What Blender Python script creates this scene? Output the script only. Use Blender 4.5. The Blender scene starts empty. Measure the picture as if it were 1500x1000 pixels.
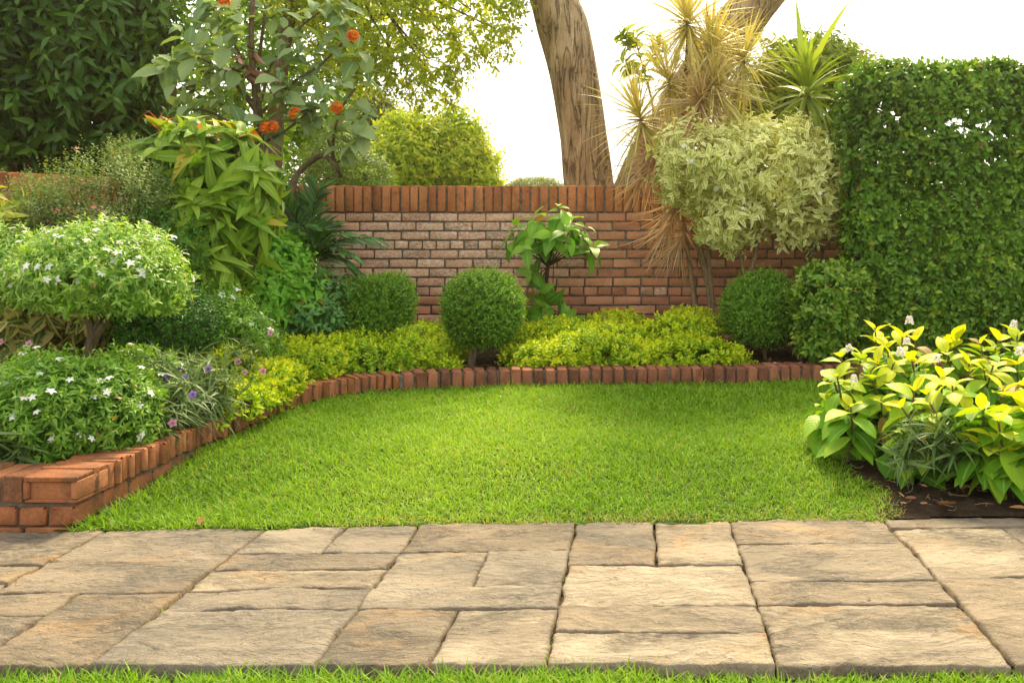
import bpy, math
import numpy as np
from mathutils import Vector, Matrix, Quaternion

R = math.radians
rng = np.random.default_rng(11)
SC = bpy.context.scene
COL = SC.collection

# ------------------------------------------------------------------ camera
F = 1400.0            # focal length in photo pixels (photo is 1500 wide)
CX, CY = 928.0, 355.0  # principal point: the camera is level, its lens shifted
cd = bpy.data.cameras.new("camera")
cam = bpy.data.objects.new("camera", cd)
COL.objects.link(cam)
cam.location = (0, 0, 1.0)
cam.rotation_euler = (R(90), 0, 0)
cd.sensor_width = 36.0
cd.lens = F / 1500 * 36
cd.shift_x = -(CX - 750) / 1500
cd.shift_y = -(500 - CY) / 1500
cd.clip_start = 0.05
cd.clip_end = 2000
SC.camera = cam

# ------------------------------------------------------------------ world, sun
SUN_EL, SUN_AZ = 46.0, 8.0   # degrees; azimuth measured from +Y towards +X
w = bpy.data.worlds.new("World")
SC.world = w
w.use_nodes = True
nt = w.node_tree
nt.nodes.clear()
sky = nt.nodes.new("ShaderNodeTexSky")
sky.sky_type = 'NISHITA'
sky.sun_disc = False
sky.sun_elevation = R(SUN_EL)
sky.sun_rotation = R(SUN_AZ)
sky.dust_density = 3.0
bg = nt.nodes.new("ShaderNodeBackground")
bg.inputs[1].default_value = 0.06
bg2 = nt.nodes.new("ShaderNodeBackground")   # thin bright overcast in front of the blue
bg2.inputs[0].default_value = (1.0, 0.95, 0.82, 1)
bg2.inputs[1].default_value = 0.74
add = nt.nodes.new("ShaderNodeAddShader")
wo = nt.nodes.new("ShaderNodeOutputWorld")
nt.links.new(sky.outputs[0], bg.inputs[0])
nt.links.new(bg.outputs[0], add.inputs[0])
nt.links.new(bg2.outputs[0], add.inputs[1])
nt.links.new(add.outputs[0], wo.inputs[0])
sl = bpy.data.lights.new("sun", 'SUN')
sl.energy = 5.0
sl.angle = R(9)
sl.color = (1.0, 0.82, 0.5)
sun = bpy.data.objects.new("sun", sl)
COL.objects.link(sun)
_e, _a = R(SUN_EL), R(SUN_AZ)
sdir = Vector((math.sin(_a) * math.cos(_e), math.cos(_a) * math.cos(_e), math.sin(_e)))
sun.rotation_euler = sdir.to_track_quat('Z', 'Y').to_euler()
sun.location = sdir * 30

SC.render.engine = 'CYCLES'
SC.view_settings.view_transform = 'Standard'
SC.view_settings.look = 'None'
SC.view_settings.exposure = 0.92
SC.view_settings.gamma = 1.0
cy = SC.cycles
cy.max_bounces = 7
cy.diffuse_bounces = 4
cy.glossy_bounces = 2
cy.transmission_bounces = 5
cy.volume_bounces = 0
cy.caustics_reflective = False
cy.caustics_refractive = False
cy.use_denoising = True
cy.sample_clamp_indirect = 4.0
GLOW_HAZE = 0.0016  # density of the haze added for the warm glow

# ------------------------------------------------------------------ numpy helpers
def P(px, py, Y):
    return np.array(((px - CX) / F * Y, Y, 1.0 + (CY - py) / F * Y))

def norm(v):
    return v / np.maximum(np.linalg.norm(v, axis=-1, keepdims=True), 1e-9)

def rdir(n):
    return norm(rng.normal(size=(n, 3)))

_wk = [(rng.normal(size=(7, 3)), rng.uniform(0, 6.28, 7)) for _ in range(5)]
def wob(p, freq=1.0, octs=3, seed=0):
    """smooth pseudo noise about -1..1"""
    out = np.zeros(len(p)); amp = 1.0; f = freq; tot = 0
    for o in range(octs):
        k, ph = _wk[(o + seed) % 5]
        out += amp * np.sin(p @ (k.T * f) + ph).sum(1) / 2.6
        tot += amp; amp *= .5; f *= 2.03
    return out / tot

def hash01(ix, iy, s=0):
    h = np.sin(ix * 127.1 + iy * 311.7 + s * 74.7) * 43758.5453
    return h - np.floor(h)

def vnoise(x, y, s=0):
    ix, iy = np.floor(x), np.floor(y)
    fx, fy = x - ix, y - iy
    fx = fx * fx * (3 - 2 * fx); fy = fy * fy * (3 - 2 * fy)
    a = hash01(ix, iy, s); b = hash01(ix + 1, iy, s); c = hash01(ix, iy + 1, s); d = hash01(ix + 1, iy + 1, s)
    return (a * (1 - fx) + b * fx) * (1 - fy) + (c * (1 - fx) + d * fx) * fy

def fbm(x, y, s=0, o=4):
    r = 0; a = .5
    for i in range(o):
        r = r + a * vnoise(x, y, s + i); x = x * 2.1 + 3.1; y = y * 2.1 + 1.7; a *= .5
    return r

def link(name, me, parent=None, mats=()):
    for m in mats:
        me.materials.append(m)
    o = bpy.data.objects.new(name, me)
    COL.objects.link(o)
    if parent is not None:
        o.parent = parent
        o.matrix_parent_inverse = parent.matrix_world.inverted()
    return o

def mesh(name, V, faces, attrs=None, smooth=True):
    """faces: list of int arrays (m,3)/(m,4)"""
    V = np.asarray(V, dtype=np.float32).reshape(-1, 3)
    me = bpy.data.meshes.new(name)
    me.vertices.add(len(V))
    me.vertices.foreach_set("co", V.ravel())
    faces = [np.asarray(f, dtype=np.int32) for f in faces if len(f)]
    loops = np.concatenate([f.ravel() for f in faces])
    tot = np.concatenate([np.full(len(f), f.shape[1], np.int32) for f in faces])
    start = np.concatenate([[0], np.cumsum(tot)[:-1]]).astype(np.int32)
    me.loops.add(len(loops))
    me.loops.foreach_set("vertex_index", loops)
    me.polygons.add(len(tot))
    me.polygons.foreach_set("loop_start", start)
    if smooth:
        me.polygons.foreach_set("use_smooth", np.ones(len(tot), bool))
    for k, a in (attrs or {}).items():
        at = me.attributes.new(k, 'FLOAT', 'POINT')
        at.data.foreach_set("value", np.asarray(a, dtype=np.float32).ravel())
    me.update(calc_edges=True)
    return me

class Geo:
    """collects pieces into one mesh"""
    def __init__(s):
        s.V = []; s.Q = []; s.T = []; s.A = {}; s.n = 0
    def add(s, V, Q=None, T=None, **attrs):
        V = np.asarray(V, float).reshape(-1, 3)
        if Q is not None and len(Q): s.Q.append(np.asarray(Q) + s.n)
        if T is not None and len(T): s.T.append(np.asarray(T) + s.n)
        for k in set(list(s.A) + list(attrs)):
            if k not in s.A: s.A[k] = [np.zeros(s.n)]
            s.A[k].append(np.broadcast_to(np.asarray(attrs.get(k, 0.0), float), (len(V),)))
        s.V.append(V); s.n += len(V)
    def build(s, name, mat, parent=None, smooth=True):
        fs = []
        if s.Q: fs.append(np.concatenate(s.Q))
        if s.T: fs.append(np.concatenate(s.T))
        me = mesh(name, np.concatenate(s.V), fs, {k: np.concatenate(v) for k, v in s.A.items()}, smooth)
        return link(name, me, parent, [mat])

def thing(name, label, cat, loc=(0, 0, 0), group=None):
    o = bpy.data.objects.new(name, None)
    o.empty_display_size = .05
    COL.objects.link(o)
    o.location = tuple(float(x) for x in loc)
    bpy.context.view_layer.update()
    return tag(o, label, cat, group)

def tag(o, label=None, cat=None, group=None, kind=None):
    if label: o['label'] = label
    if cat: o['category'] = cat
    if group: o['group'] = group
    if kind: o['kind'] = kind
    return o

# ------------------------------------------------------------------ material helpers
class NT:
    def __init__(s, name):
        s.m = bpy.data.materials.new(name); s.m.use_nodes = True
        s.t = s.m.node_tree; s.t.nodes.clear()
        s.out = s.n("ShaderNodeOutputMaterial")
    def n(s, typ, **kw):
        nd = s.t.nodes.new(typ)
        for k, v in kw.items(): setattr(nd, k, v)
        return nd
    def l(s, a, b): s.t.links.new(a, b)
    def attr(s, name):
        return s.n("ShaderNodeAttribute", attribute_name=name).outputs["Fac"]
    def math(s, op, a, b=None, clamp=False):
        nd = s.n("ShaderNodeMath", operation=op, use_clamp=clamp)
        for i, v in enumerate((a, b)):
            if v is None: continue
            if isinstance(v, (int, float)): nd.inputs[i].default_value = v
            else: s.l(v, nd.inputs[i])
        return nd.outputs[0]
    def mix(s, fac, a, b, mode='MIX'):
        nd = s.n("ShaderNodeMix", data_type='RGBA', blend_type=mode)
        for i, v in ((0, fac), (6, a), (7, b)):
            if isinstance(v, (int, float)): nd.inputs[i].default_value = v
            elif isinstance(v, tuple): nd.inputs[i].default_value = (*v[:3], 1)
            else: s.l(v, nd.inputs[i])
        return nd.outputs[2]
    def ramp(s, fac, stops, interp='LINEAR'):
        nd = s.n("ShaderNodeValToRGB"); nd.color_ramp.interpolation = interp
        e = nd.color_ramp.elements
        while len(e) < len(stops): e.new(.5)
        for el, (p, c) in zip(e, stops):
            el.position = p
            el.color = (*c, 1) if isinstance(c, tuple) else (c, c, c, 1)
        if fac is not None: s.l(fac, nd.inputs[0])
        return nd.outputs[0]
    def noise(s, scale, detail=4, rough=.55, vec=None, dist=0.0):
        nd = s.n("ShaderNodeTexNoise")
        nd.inputs["Scale"].default_value = scale; nd.inputs["Detail"].default_value = detail
        nd.inputs["Roughness"].default_value = rough; nd.inputs["Distortion"].default_value = dist
        if vec is None: vec = s.pos()
        s.l(vec, nd.inputs["Vector"])
        return nd.outputs[0]
    def pos(s):
        return s.n("ShaderNodeNewGeometry").outputs["Position"]
    def scaled(s, sc, vec=None):
        nd = s.n("ShaderNodeMapping"); nd.inputs["Scale"].default_value = sc
        s.l(vec if vec is not None else s.pos(), nd.inputs["Vector"])
        return nd.outputs[0]
    def bump(s, h, strength=.3, dist=.01):
        nd = s.n("ShaderNodeBump"); nd.inputs["Strength"].default_value = strength
        nd.inputs["Distance"].default_value = dist
        s.l(h, nd.inputs["Height"])
        return nd.outputs[0]
    def bsdf(s, col, rough=.7, spec=.3, normal=None):
        nd = s.n("ShaderNodeBsdfPrincipled")
        if isinstance(col, tuple): nd.inputs["Base Color"].default_value = (*col, 1)
        else: s.l(col, nd.inputs["Base Color"])
        if isinstance(rough, (int, float)): nd.inputs["Roughness"].default_value = rough
        else: s.l(rough, nd.inputs["Roughness"])
        nd.inputs["Specular IOR Level"].default_value = spec
        if normal is not None: s.l(normal, nd.inputs["Normal"])
        return nd.outputs[0]
    def done(s, sh):
        s.l(sh, s.out.inputs["Surface"]); return s.m

def leafmat(name, ramp, young=None, old=(.30, .19, .05), rib=None, edge=None, rough=.45, spec=.4, tr=.35, trtint=(1.25, 1.2, .45), veins=0.0):
    """leaf: colour by per-leaf value, new growth by 'age', midrib/margin by 'lu'; thin and lit through"""
    t = NT(name)
    n = len(ramp)
    c = t.ramp(t.attr("var"), [(i / max(1, n - 1), r) for i, r in enumerate(ramp)])
    if young: c = t.mix(t.math('MAXIMUM', t.attr("age"), 0.0), c, young)
    if old: c = t.mix(t.math('GREATER_THAN', t.attr("old"), .5), c, old)
    lu = t.math('ABSOLUTE', t.attr("lu"))
    if edge:
        e = t.n("ShaderNodeMapRange"); e.inputs[1].default_value = edge[1]; e.inputs[2].default_value = edge[1] + .2
        t.l(t.math('ADD', lu, t.math('MULTIPLY', t.math('SUBTRACT', t.noise(60, 2), .5), .9)), e.inputs[0])
        c = t.mix(e.outputs[0], c, edge[0])
    if rib:
        e = t.n("ShaderNodeMapRange"); e.inputs[1].default_value = .03; e.inputs[2].default_value = .16
        e.inputs[3].default_value = .8; e.inputs[4].default_value = 0
        t.l(lu, e.inputs[0])
        c = t.mix(e.outputs[0], c, rib)
    nrm = None
    if veins:
        v = t.math('SINE', t.math('MULTIPLY', t.math('SUBTRACT', t.attr("lt"), t.math('MULTIPLY', lu, .22)), 62.0))
        nrm = t.bump(v, veins, .004)
    b = t.bsdf(c, rough + .05, spec * .6, nrm)
    tl = t.n("ShaderNodeBsdfTranslucent")
    t.l(t.mix(1.0, c, trtint, 'MULTIPLY'), tl.inputs[0])
    mx = t.n("ShaderNodeMixShader"); mx.inputs[0].default_value = tr
    t.l(b, mx.inputs[1]); t.l(tl.outputs[0], mx.inputs[2])
    return t.done(mx.outputs[0])

def barkmat(name, a, b, sc=(30, 30, 6), bump=.5, light=None):
    t = NT(name)
    v = t.scaled(sc)
    n = t.noise(1.0, 6, .62, v, .6)
    c = t.ramp(n, [(.3, a), (.68, b)])
    n2 = t.noise(3.0, 3)
    if light: c = t.mix(t.ramp(n2, [(.52, 0.0), (.66, .75)]), c, light)
    return t.done(t.bsdf(c, .85, .15, t.bump(n, bump, .02)))

def trunkmat(name):
    t = NT(name)
    fib = t.noise(1.0, 7, .62, t.scaled((24, 24, 2.2)), .5)
    c = t.ramp(fib, [(.3, (.19, .125, .065)), (.68, (.42, .29, .16))])  # bark browns lightened and warmed to stand for golden sunlight on the trunk
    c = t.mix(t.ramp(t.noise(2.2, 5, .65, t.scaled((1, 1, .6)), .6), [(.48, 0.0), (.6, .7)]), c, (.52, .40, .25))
    c = t.mix(t.ramp(t.noise(5, 5, .7), [(.58, 0.0), (.68, .6)]), c, (.09, .065, .04))
    ck = t.math('ABSOLUTE', t.math('SUBTRACT', t.noise(1.0, 5, .6, t.scaled((7, 7, .9)), 1.2), .5))
    crack = t.ramp(ck, [(0, 1.0), (.022, 0.0)])
    c = t.mix(t.math('MULTIPLY', crack, .6), c, (.10, .065, .035))
    pv_ = t.math('ABSOLUTE', t.math('SUBTRACT', t.noise(1.0, 4, .6, t.scaled((9, 9, .7)), 2.0), .56))
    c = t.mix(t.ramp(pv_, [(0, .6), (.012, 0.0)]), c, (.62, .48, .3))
    h = t.math('SUBTRACT', fib, t.math('MULTIPLY', crack, .8))
    return t.done(t.bsdf(c, .85, .15, t.bump(h, 1.0, .03)))

def plainmat(name, col, rough=.6, tr=0.0, var=.25):
    t = NT(name)
    n = t.noise(40, 3)
    c = t.mix(t.ramp(n, [(.3, 0.0), (.7, 1.0)]), tuple(x * (1 - var) for x in col), col)
    b = t.bsdf(c, rough, .25)
    if tr:
        tl = t.n("ShaderNodeBsdfTranslucent"); t.l(c, tl.inputs[0])
        mx = t.n("ShaderNodeMixShader"); mx.inputs[0].default_value = tr
        t.l(b, mx.inputs[1]); t.l(tl.outputs[0], mx.inputs[2]); b = mx.outputs[0]
    return t.done(b)

# ------------------------------------------------------------------ leaves
def tpl(n, prof, fold=.25, curl=.25, wave=0.0):
    """leaf template along +y, length 1, half width 1 (scaled later)"""
    ts = np.linspace(0, 1, n + 1)
    V = []; lu = []; lt = []
    for i, t in enumerate(ts):
        wd = max(prof(t), .03 if i else .06)
        if i == n: wd = .02
        z = -curl * t * t
        wz = wave * math.sin(t * 9.0)
        V += [(-wd, t, z), (0, t, z), (wd, t, z)]
        lu += [-1, 0, 1]; lt += [t] * 3
    V = np.array(V)
    # (x, y, curl z, fold amount)
    Q = []
    for i in range(n):
        a = i * 3
        Q += [(a, a + 1, a + 4, a + 3), (a + 1, a + 2, a + 5, a + 4)]
    fold_z = np.abs(V[:, 0]) * fold + np.where(np.abs(V[:, 0]) > .01, wave * np.sin(V[:, 1] * 11 + V[:, 0] * 2), 0)
    return dict(x=V[:, 0], y=V[:, 1], z=V[:, 2], f=fold_z, Q=np.array(Q), lu=np.array(lu, float), lt=np.array(lt))

ov = lambda t: math.sin(math.pi * min(1, t) ** .8) ** .8
T_OV2 = tpl(2, lambda t: 1.0 if .3 < t < .7 else .1, .3, .25)
T_OV3 = tpl(3, lambda t: (0.1, .95, .8, .0)[round(t * 3)], .28, .3)
T_OV5 = tpl(5, ov, .3, .35, .06)
T_LAN = tpl(4, lambda t: math.sin(math.pi * t ** .75) ** .9, .3, .45)
T_LAN6 = tpl(6, lambda t: math.sin(math.pi * t ** .85) ** .85, .3, .6, .05)
T_STR = tpl(5, lambda t: min(1, t * 6 + .4) * (1 - t ** 3), .25, .45)
T_SPK = tpl(4, lambda t: .9 * (1 - t ** 2.2) + .1, .2, .25)
T_OBO = tpl(6, lambda t: math.sin(math.pi * t ** 1.15) ** .75, .25, .55, .05)

def leaf_geo(S, T):
    """S: dict P,d,n,L,W(ratio half width/length),var,age,cv  -> V,Q,attrs"""
    Pn, d, n = S['P'], norm(S['d']), S['n']
    n = norm(n - (n * d).sum(1, keepdims=True) * d)
    sd = np.cross(d, n)
    L = S['L'][:, None, None]; W = S['W'][:, None, None]; cv = S['cv'][:, None, None]
    x = T['x'][None, :, None] * W; y = T['y'][None, :, None]
    z = T['z'][None, :, None] * cv + T['f'][None, :, None] * W
    V = Pn[:, None, :] + L * (x * sd[:, None, :] + y * d[:, None, :] + z * n[:, None, :])
    k = len(T['x']); N = len(Pn)
    Q = (T['Q'][None] + (np.arange(N) * k)[:, None, None]).reshape(-1, 4)
    at = {'var': np.repeat(S['var'], k), 'age': np.repeat(S['age'], k), 'old': np.repeat(S.get('old', np.zeros(N)), k),
          'lu': np.tile(T['lu'], N), 'lt': np.tile(T['lt'], N)}
    return V.reshape(-1, 3), Q, at

def cat(*Ss):
    ks = set.intersection(*[set(s) for s in Ss])
    return {k: np.concatenate([s[k] for s in Ss]) for k in ks}

def leaves(name, S, T, mat, parent):
    V, Q, at = leaf_geo(S, T)
    g = Geo(); g.add(V, Q, **at)
    return g.build(name, mat, parent)

def perp(A):
    h = np.where(np.abs(A[:, 2:3]) < .9, np.array([[0, 0, 1.0]]), np.array([[1.0, 0, 0]]))
    u = norm(np.cross(A, h)); return u, np.cross(A, u)

def sprigs(Pt, A, k, L, stem=.0, W=.28, tilt=(85, 30), droop=0.0, lvar=.3, opp=False, tipyoung=0.0, age=None, cv=1.0, flat=0.0, small_tip=.4, vfreq=3.0):
    """leafy twigs: Pt base points, A axes; k leaves each along 'stem' metres"""
    M = len(Pt); A = norm(A)
    u, v = perp(A)
    j = np.arange(k); t = (j / max(1, k - 1))
    if opp: ph = (j // 2) * (math.pi / 2) + (j % 2) * math.pi; t = (j // 2) / max(1, (k - 1) // 2)
    else: ph = j * 2.39996
    ph = ph[None] + rng.uniform(0, 6.28, (M, 1)) + rng.normal(0, .25, (M, k))
    tl = np.radians(tilt[0] + (tilt[1] - tilt[0]) * t)[None] + rng.normal(0, .16, (M, k))
    rad = np.cos(ph)[..., None] * u[:, None] + np.sin(ph)[..., None] * v[:, None]
    d = np.cos(tl)[..., None] * A[:, None] + np.sin(tl)[..., None] * rad
    d[..., 2] -= droop * rng.uniform(.5, 1.5, (M, k))
    d = norm(d)
    n = A[:, None] * (1 - flat) + np.array([0, 0, flat]) + rng.normal(0, .25, (M, k, 3))
    sl = stem * rng.uniform(.7, 1.3, (M, 1))
    Pp = Pt[:, None] + A[:, None] * (t[None] * sl)[..., None]
    LL = L * (1 - small_tip * t[None] ** 2) * rng.uniform(1 - lvar, 1 + lvar, (M, k))
    cl = .5 + .5 * wob(Pt, vfreq, 2, 1)
    var = np.clip(.55 * rng.uniform(0, 1, (M, k)) + .45 * cl[:, None], 0, 1)
    ag = (t[None] ** 2 * tipyoung * rng.uniform(.5, 1.2, (M, 1))) * np.ones((M, k))
    if age is not None: ag = np.clip(ag + age[:, None], 0, 1)
    f = lambda a: np.asarray(a).reshape(-1)
    return dict(P=Pp.reshape(-1, 3), d=d.reshape(-1, 3), n=n.reshape(-1, 3), L=f(LL), W=np.full(M * k, W) * rng.uniform(.85, 1.15, M * k),
                var=f(var), age=f(np.clip(ag, 0, 1)), cv=cv * rng.uniform(.4, 1.6, M * k), old=(rng.random(M * k) < .008) * 1.0)

def crown(ells, n, shell=(.75, 1.0), amp=.12, freq=4.0, clip=.82, zmin=None, power=2.0, upper=None):
    """points on a union of lumpy ellipsoids and their outward directions"""
    E = np.array(ells, float)
    w8 = (E[:, 3] * E[:, 4] + E[:, 3] * E[:, 5] + E[:, 4] * E[:, 5])
    idx = rng.choice(len(E), size=int(n * 1.8), p=w8 / w8.sum())
    D = rdir(len(idx))
    if power != 2.0:   # squarer outline
        D = D / (np.sum(np.abs(D) ** power, axis=1, keepdims=True) ** (1 / power))
    c = E[idx, :3]; r = E[idx, 3:6]
    s = rng.uniform(0, 1, len(idx)) ** .6 * (shell[1] - shell[0]) + shell[0]
    q = c + D * r
    s = s * (1 + amp * wob(q, freq, 3))
    p = c + D * r * s[:, None]
    keep = np.ones(len(idx), bool)
    for i, e in enumerate(E):
        inside = (np.abs((p - e[:3]) / (e[3:6] * clip)) ** 2).sum(1) < 1
        keep &= ~(inside & (idx != i))
    if zmin is not None: keep &= p[:, 2] > zmin
    p = p[keep][:n]; o = norm(D[keep][:n] / r[keep][:n])
    return p, o

def mixdir(o, out=.6, up=.4, rand=.4):
    return norm(o * out + np.array([0, 0, up]) + rdir(len(o)) * rand)

# ------------------------------------------------------------------ tubes
def smooth_path(pts, n):
    pts = np.asarray(pts, float); m = len(pts)
    if m < 3:
        return np.array([pts[0] + (pts[-1] - pts[0]) * t for t in np.linspace(0, 1, n)])
    out = []
    ext = np.vstack([2 * pts[0] - pts[1], pts, 2 * pts[-1] - pts[-2]])
    for t in np.linspace(0, m - 1 - 1e-6, n):
        i = int(t); f = t - i
        p0, p1, p2, p3 = ext[i:i + 4]
        out.append(.5 * (2 * p1 + (p2 - p0) * f + (2 * p0 - 5 * p1 + 4 * p2 - p3) * f * f + (3 * p1 - p0 - 3 * p2 + p3) * f ** 3))
    return np.array(out)

def tube(g, pts, r0, r1, sides=7, n=None, lump=0.0, rs=None, smooth=True, **at):
    n = n or max(4, len(pts) * 3)
    p = smooth_path(pts, n) if smooth else np.asarray(pts, float)
    n = len(p)
    rr = np.interp(np.linspace(0, 1, n), np.linspace(0, 1, len(rs)), rs) if rs is not None else r0 + (r1 - r0) * np.linspace(0, 1, n) ** .8
    tg = norm(np.gradient(p, axis=0))
    u = np.cross(tg[0], (0.13, .97, .2)); u /= np.linalg.norm(u)
    V = []
    for i in range(n):
        u = u - tg[i] * (u @ tg[i]); u /= np.linalg.norm(u)
        v = np.cross(tg[i], u)
        a = np.linspace(0, 2 * math.pi, sides, endpoint=False)
        q = p[i] + (np.cos(a)[:, None] * u + np.sin(a)[:, None] * v) * rr[i]
        if lump:
            k = 1 + lump * wob(q * np.array([1, 1, .35]), 1.2 / max(.02, rr[i]), 2)
            q = p[i] + (q - p[i]) * k[:, None]
        V.append(q)
    V = np.concatenate(V)
    i = np.arange(n - 1)[:, None] * sides; j = np.arange(sides)[None]
    Q = np.stack([i + j, i + (j + 1) % sides, i + sides + (j + 1) % sides, i + sides + j], -1).reshape(-1, 4)
    V = np.vstack([V, p[-1:] + tg[-1:] * rr[-1] * .3])
    b = (n - 1) * sides
    T = [(b + k, b + (k + 1) % sides, n * sides) for k in range(sides)]
    g.add(V, Q, T, **at)

def twigs(g, base, tips, r=.006, bend=.15, sides=4):
    for t in tips:
        m = (base + t) / 2 + rng.normal(0, 1, 3) * bend * np.linalg.norm(t - base) * .5
        tube(g, [base, m, t], r, r * .4, sides, 5)

# ------------------------------------------------------------------ flowers
def petals(n, L, W, tilt, T=T_OV3, cup=0.0, cv=.6):
    a = np.arange(n) * 2 * math.pi / n
    d = np.stack([np.cos(a) * math.cos(tilt), np.sin(a) * math.cos(tilt), np.full(n, math.sin(tilt))], 1)
    return dict(P=np.zeros((n, 3)) + np.array([0, 0, cup]), d=d, n=np.tile([0, 0, 1.0], (n, 1)), L=np.full(n, L), W=np.full(n, W), var=rng.uniform(0, 1, n),
                age=np.zeros(n), cv=np.full(n, cv))

def place_flowers(me, mat, parent, Pts, dirs, scale=1.0, name="flower"):
    first = None
    if not me.materials: me.materials.append(mat)
    inv = parent.matrix_world.inverted()
    for p, d in zip(Pts, dirs):
        o = bpy.data.objects.new(name, me)
        COL.objects.link(o)
        o.parent = parent
        o.matrix_parent_inverse = inv
        q = Vector(d).to_track_quat('Z', 'Y') @ Quaternion((0, 0, 1), rng.uniform(0, 6.28))
        s = scale * rng.uniform(.8, 1.15)
        o.location = Vector(p); o.rotation_mode = 'QUATERNION'; o.rotation_quaternion = q; o.scale = (s, s, s)

def flower_mesh(name, S, T):
    V, Q, at = leaf_geo(S, T)
    return mesh(name, V, [Q], at)

M_WHITE = plainmat("white petal", (.86, .86, .82), .6, .3, .05)
M_LILAC = plainmat("lilac petal", (.36, .22, .66), .6, .3)
M_PINK = plainmat("pink petal", (.75, .38, .5), .6, .3)
M_SALMON = plainmat("salmon blossom", (.62, .24, .18), .6, .3)
M_ORANGE = plainmat("orange petal", (.95, .21, .01), .5, .35, .3)
M_STEM = barkmat("green stem", (.07, .09, .03), (.14, .15, .06), (40, 40, 15))
M_TWIG = barkmat("brown twig", (.06, .043, .024), (.19, .135, .08), (60, 60, 12), .6)
M_DTWIG = barkmat("dark twig", (.03, .02, .012), (.09, .06, .035), (60, 60, 12), .6)
M_PTWIG = barkmat("pale twig", (.14, .09, .05), (.32, .22, .13), (60, 60, 12), .5)

FL_PIN = flower_mesh("pinwheel flower", petals(5, .021, .30, .15), T_OV3)
_t = cat(petals(5, .026, .42, .5, T_OV3), petals(5, .017, .25, 1.2, T_OV3))
FL_RUE = flower_mesh("trumpet flower", _t, T_OV3)
FL_RUEP = flower_mesh("pink trumpet flower", _t, T_OV3)

# ------------------------------------------------------------------ materials of the setting
def brickmat(name, stops, stain, pale=None, stain_amt=.5):
    t = NT(name)
    c = t.ramp(t.attr("var"), stops)
    fine = t.noise(90, 5, .65)
    c = t.mix(t.math('MULTIPLY', t.ramp(fine, [(.35, 0.0), (.7, 1.0)]), .35), c, tuple(x * 1.5 for x in stops[-1][1]))
    c = t.mix(t.ramp(t.noise(9, 5, .7), [(.5, 0.0), (.72, stain_amt)]), c, stain)
    c = t.mix(t.ramp(t.noise(160, 3, .7), [(.62, 0.0), (.74, .7)]), c, stain)
    if pale:
        # lime bloom on the faces, in a broad patch and as streaky deposits
        f = t.math('MULTIPLY', t.attr("bloom"), t.ramp(t.noise(38, 6, .75, t.scaled((1, 1, 1.8))), [(.38, 0.0), (.66, 1.0)]))
        c = t.mix(f, c, pale)
    h = t.math('ADD', t.math('MULTIPLY', fine, .6), t.noise(25, 3))
    return t.done(t.bsdf(c, .88, .15, t.bump(h, .5, .006)))

M_WALLBRICK = brickmat("wall brick", [(0, (.25, .10, .06)), (.5, (.46, .19, .105)), (1, (.58, .29, .17))], (.12, .058, .04), (.80, .66, .50), .4)
M_COPING = brickmat("coping brick", [(0, (.25, .085, .036)), (.5, (.40, .145, .055)), (1, (.50, .21, .085))], (.11, .06, .035), None, .8)
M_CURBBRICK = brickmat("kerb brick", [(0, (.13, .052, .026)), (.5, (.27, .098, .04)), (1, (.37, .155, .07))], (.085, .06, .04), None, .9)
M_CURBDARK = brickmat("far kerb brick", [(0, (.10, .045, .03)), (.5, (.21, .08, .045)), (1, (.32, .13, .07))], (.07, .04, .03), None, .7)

t = NT("mortar")
M_MORTAR = t.done(t.bsdf(t.ramp(t.noise(30, 5), [(.3, (.07, .06, .045)), (.7, (.24, .205, .155))]), .95, .1, t.bump(t.noise(120, 3), .5, .005)))

t = NT("soil")
n1 = t.noise(14, 8, .7)
c = t.ramp(n1, [(.3, (.012, .008, .005)), (.55, (.04, .026, .016)), (.75, (.085, .058, .036))])
c = t.mix(t.ramp(t.noise(90, 4, .7), [(.6, 0.0), (.72, .7)]), c, (.16, .11, .07))
M_SOIL = t.done(t.bsdf(c, .95, .1, t.bump(n1, .9, .03)))

t = NT("lawn earth")
n1 = t.noise(5, 6, .65)
c = t.ramp(n1, [(.3, (.03, .055, .01)), (.6, (.06, .1, .018)), (.8, (.10, .10, .035))])
M_LAWN = t.done(t.bsdf(c, .95, .1, t.bump(t.noise(90, 4), .9, .02)))

t = NT("distant ground")
M_GROUND = t.done(t.bsdf(t.ramp(t.noise(.4, 6), [(.35, (.04, .07, .015)), (.65, (.11, .12, .04))]), .95, .1))

t = NT("riven sandstone")
_o = t.n("ShaderNodeCombineXYZ"); t.l(t.attr("off"), _o.inputs[0]); t.l(t.attr("off"), _o.inputs[2])
_a = t.n("ShaderNodeVectorMath", operation='ADD'); t.l(t.pos(), _a.inputs[0]); t.l(_o.outputs[0], _a.inputs[1])
ps = _a.outputs[0]
v1 = t.scaled((4, 6.5, 4), ps)
lay = t.noise(1.0, 8, .66, v1, .5)
big = t.noise(2.4, 5, .6, ps, .5)
c = t.ramp(t.attr("var"), [(0, (.185, .150, .110)), (.35, (.265, .215, .155)), (.65, (.325, .265, .19)), (1, (.385, .325, .24))])
c = t.mix(t.ramp(big, [(.38, 0.0), (.62, .35)]), c, (.34, .26, .165))
c = t.mix(t.ramp(lay, [(.50, 0.0), (.58, .6), (.8, .75)]), c, (.18, .145, .10))
stn = t.noise(2.2, 3, .55, t.scaled((1, 1.5, 1), ps), .6)
frag = t.noise(26, 6, .72, t.scaled((1, 1.9, 1), ps), .4)
c = t.mix(t.math('MULTIPLY', t.ramp(stn, [(.46, 0.0), (.6, 1.0)]), t.ramp(frag, [(.40, .3), (.56, .9)])), c, (.105, .09, .07))
c = t.mix(t.ramp(frag, [(.60, 0.0), (.68, .75)]), c, (.09, .07, .05))
c = t.mix(t.ramp(t.noise(1.7, 4, .6, ps, 1.2), [(.57, 0.0), (.7, .55)]), c, (.42, .25, .105))
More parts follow.
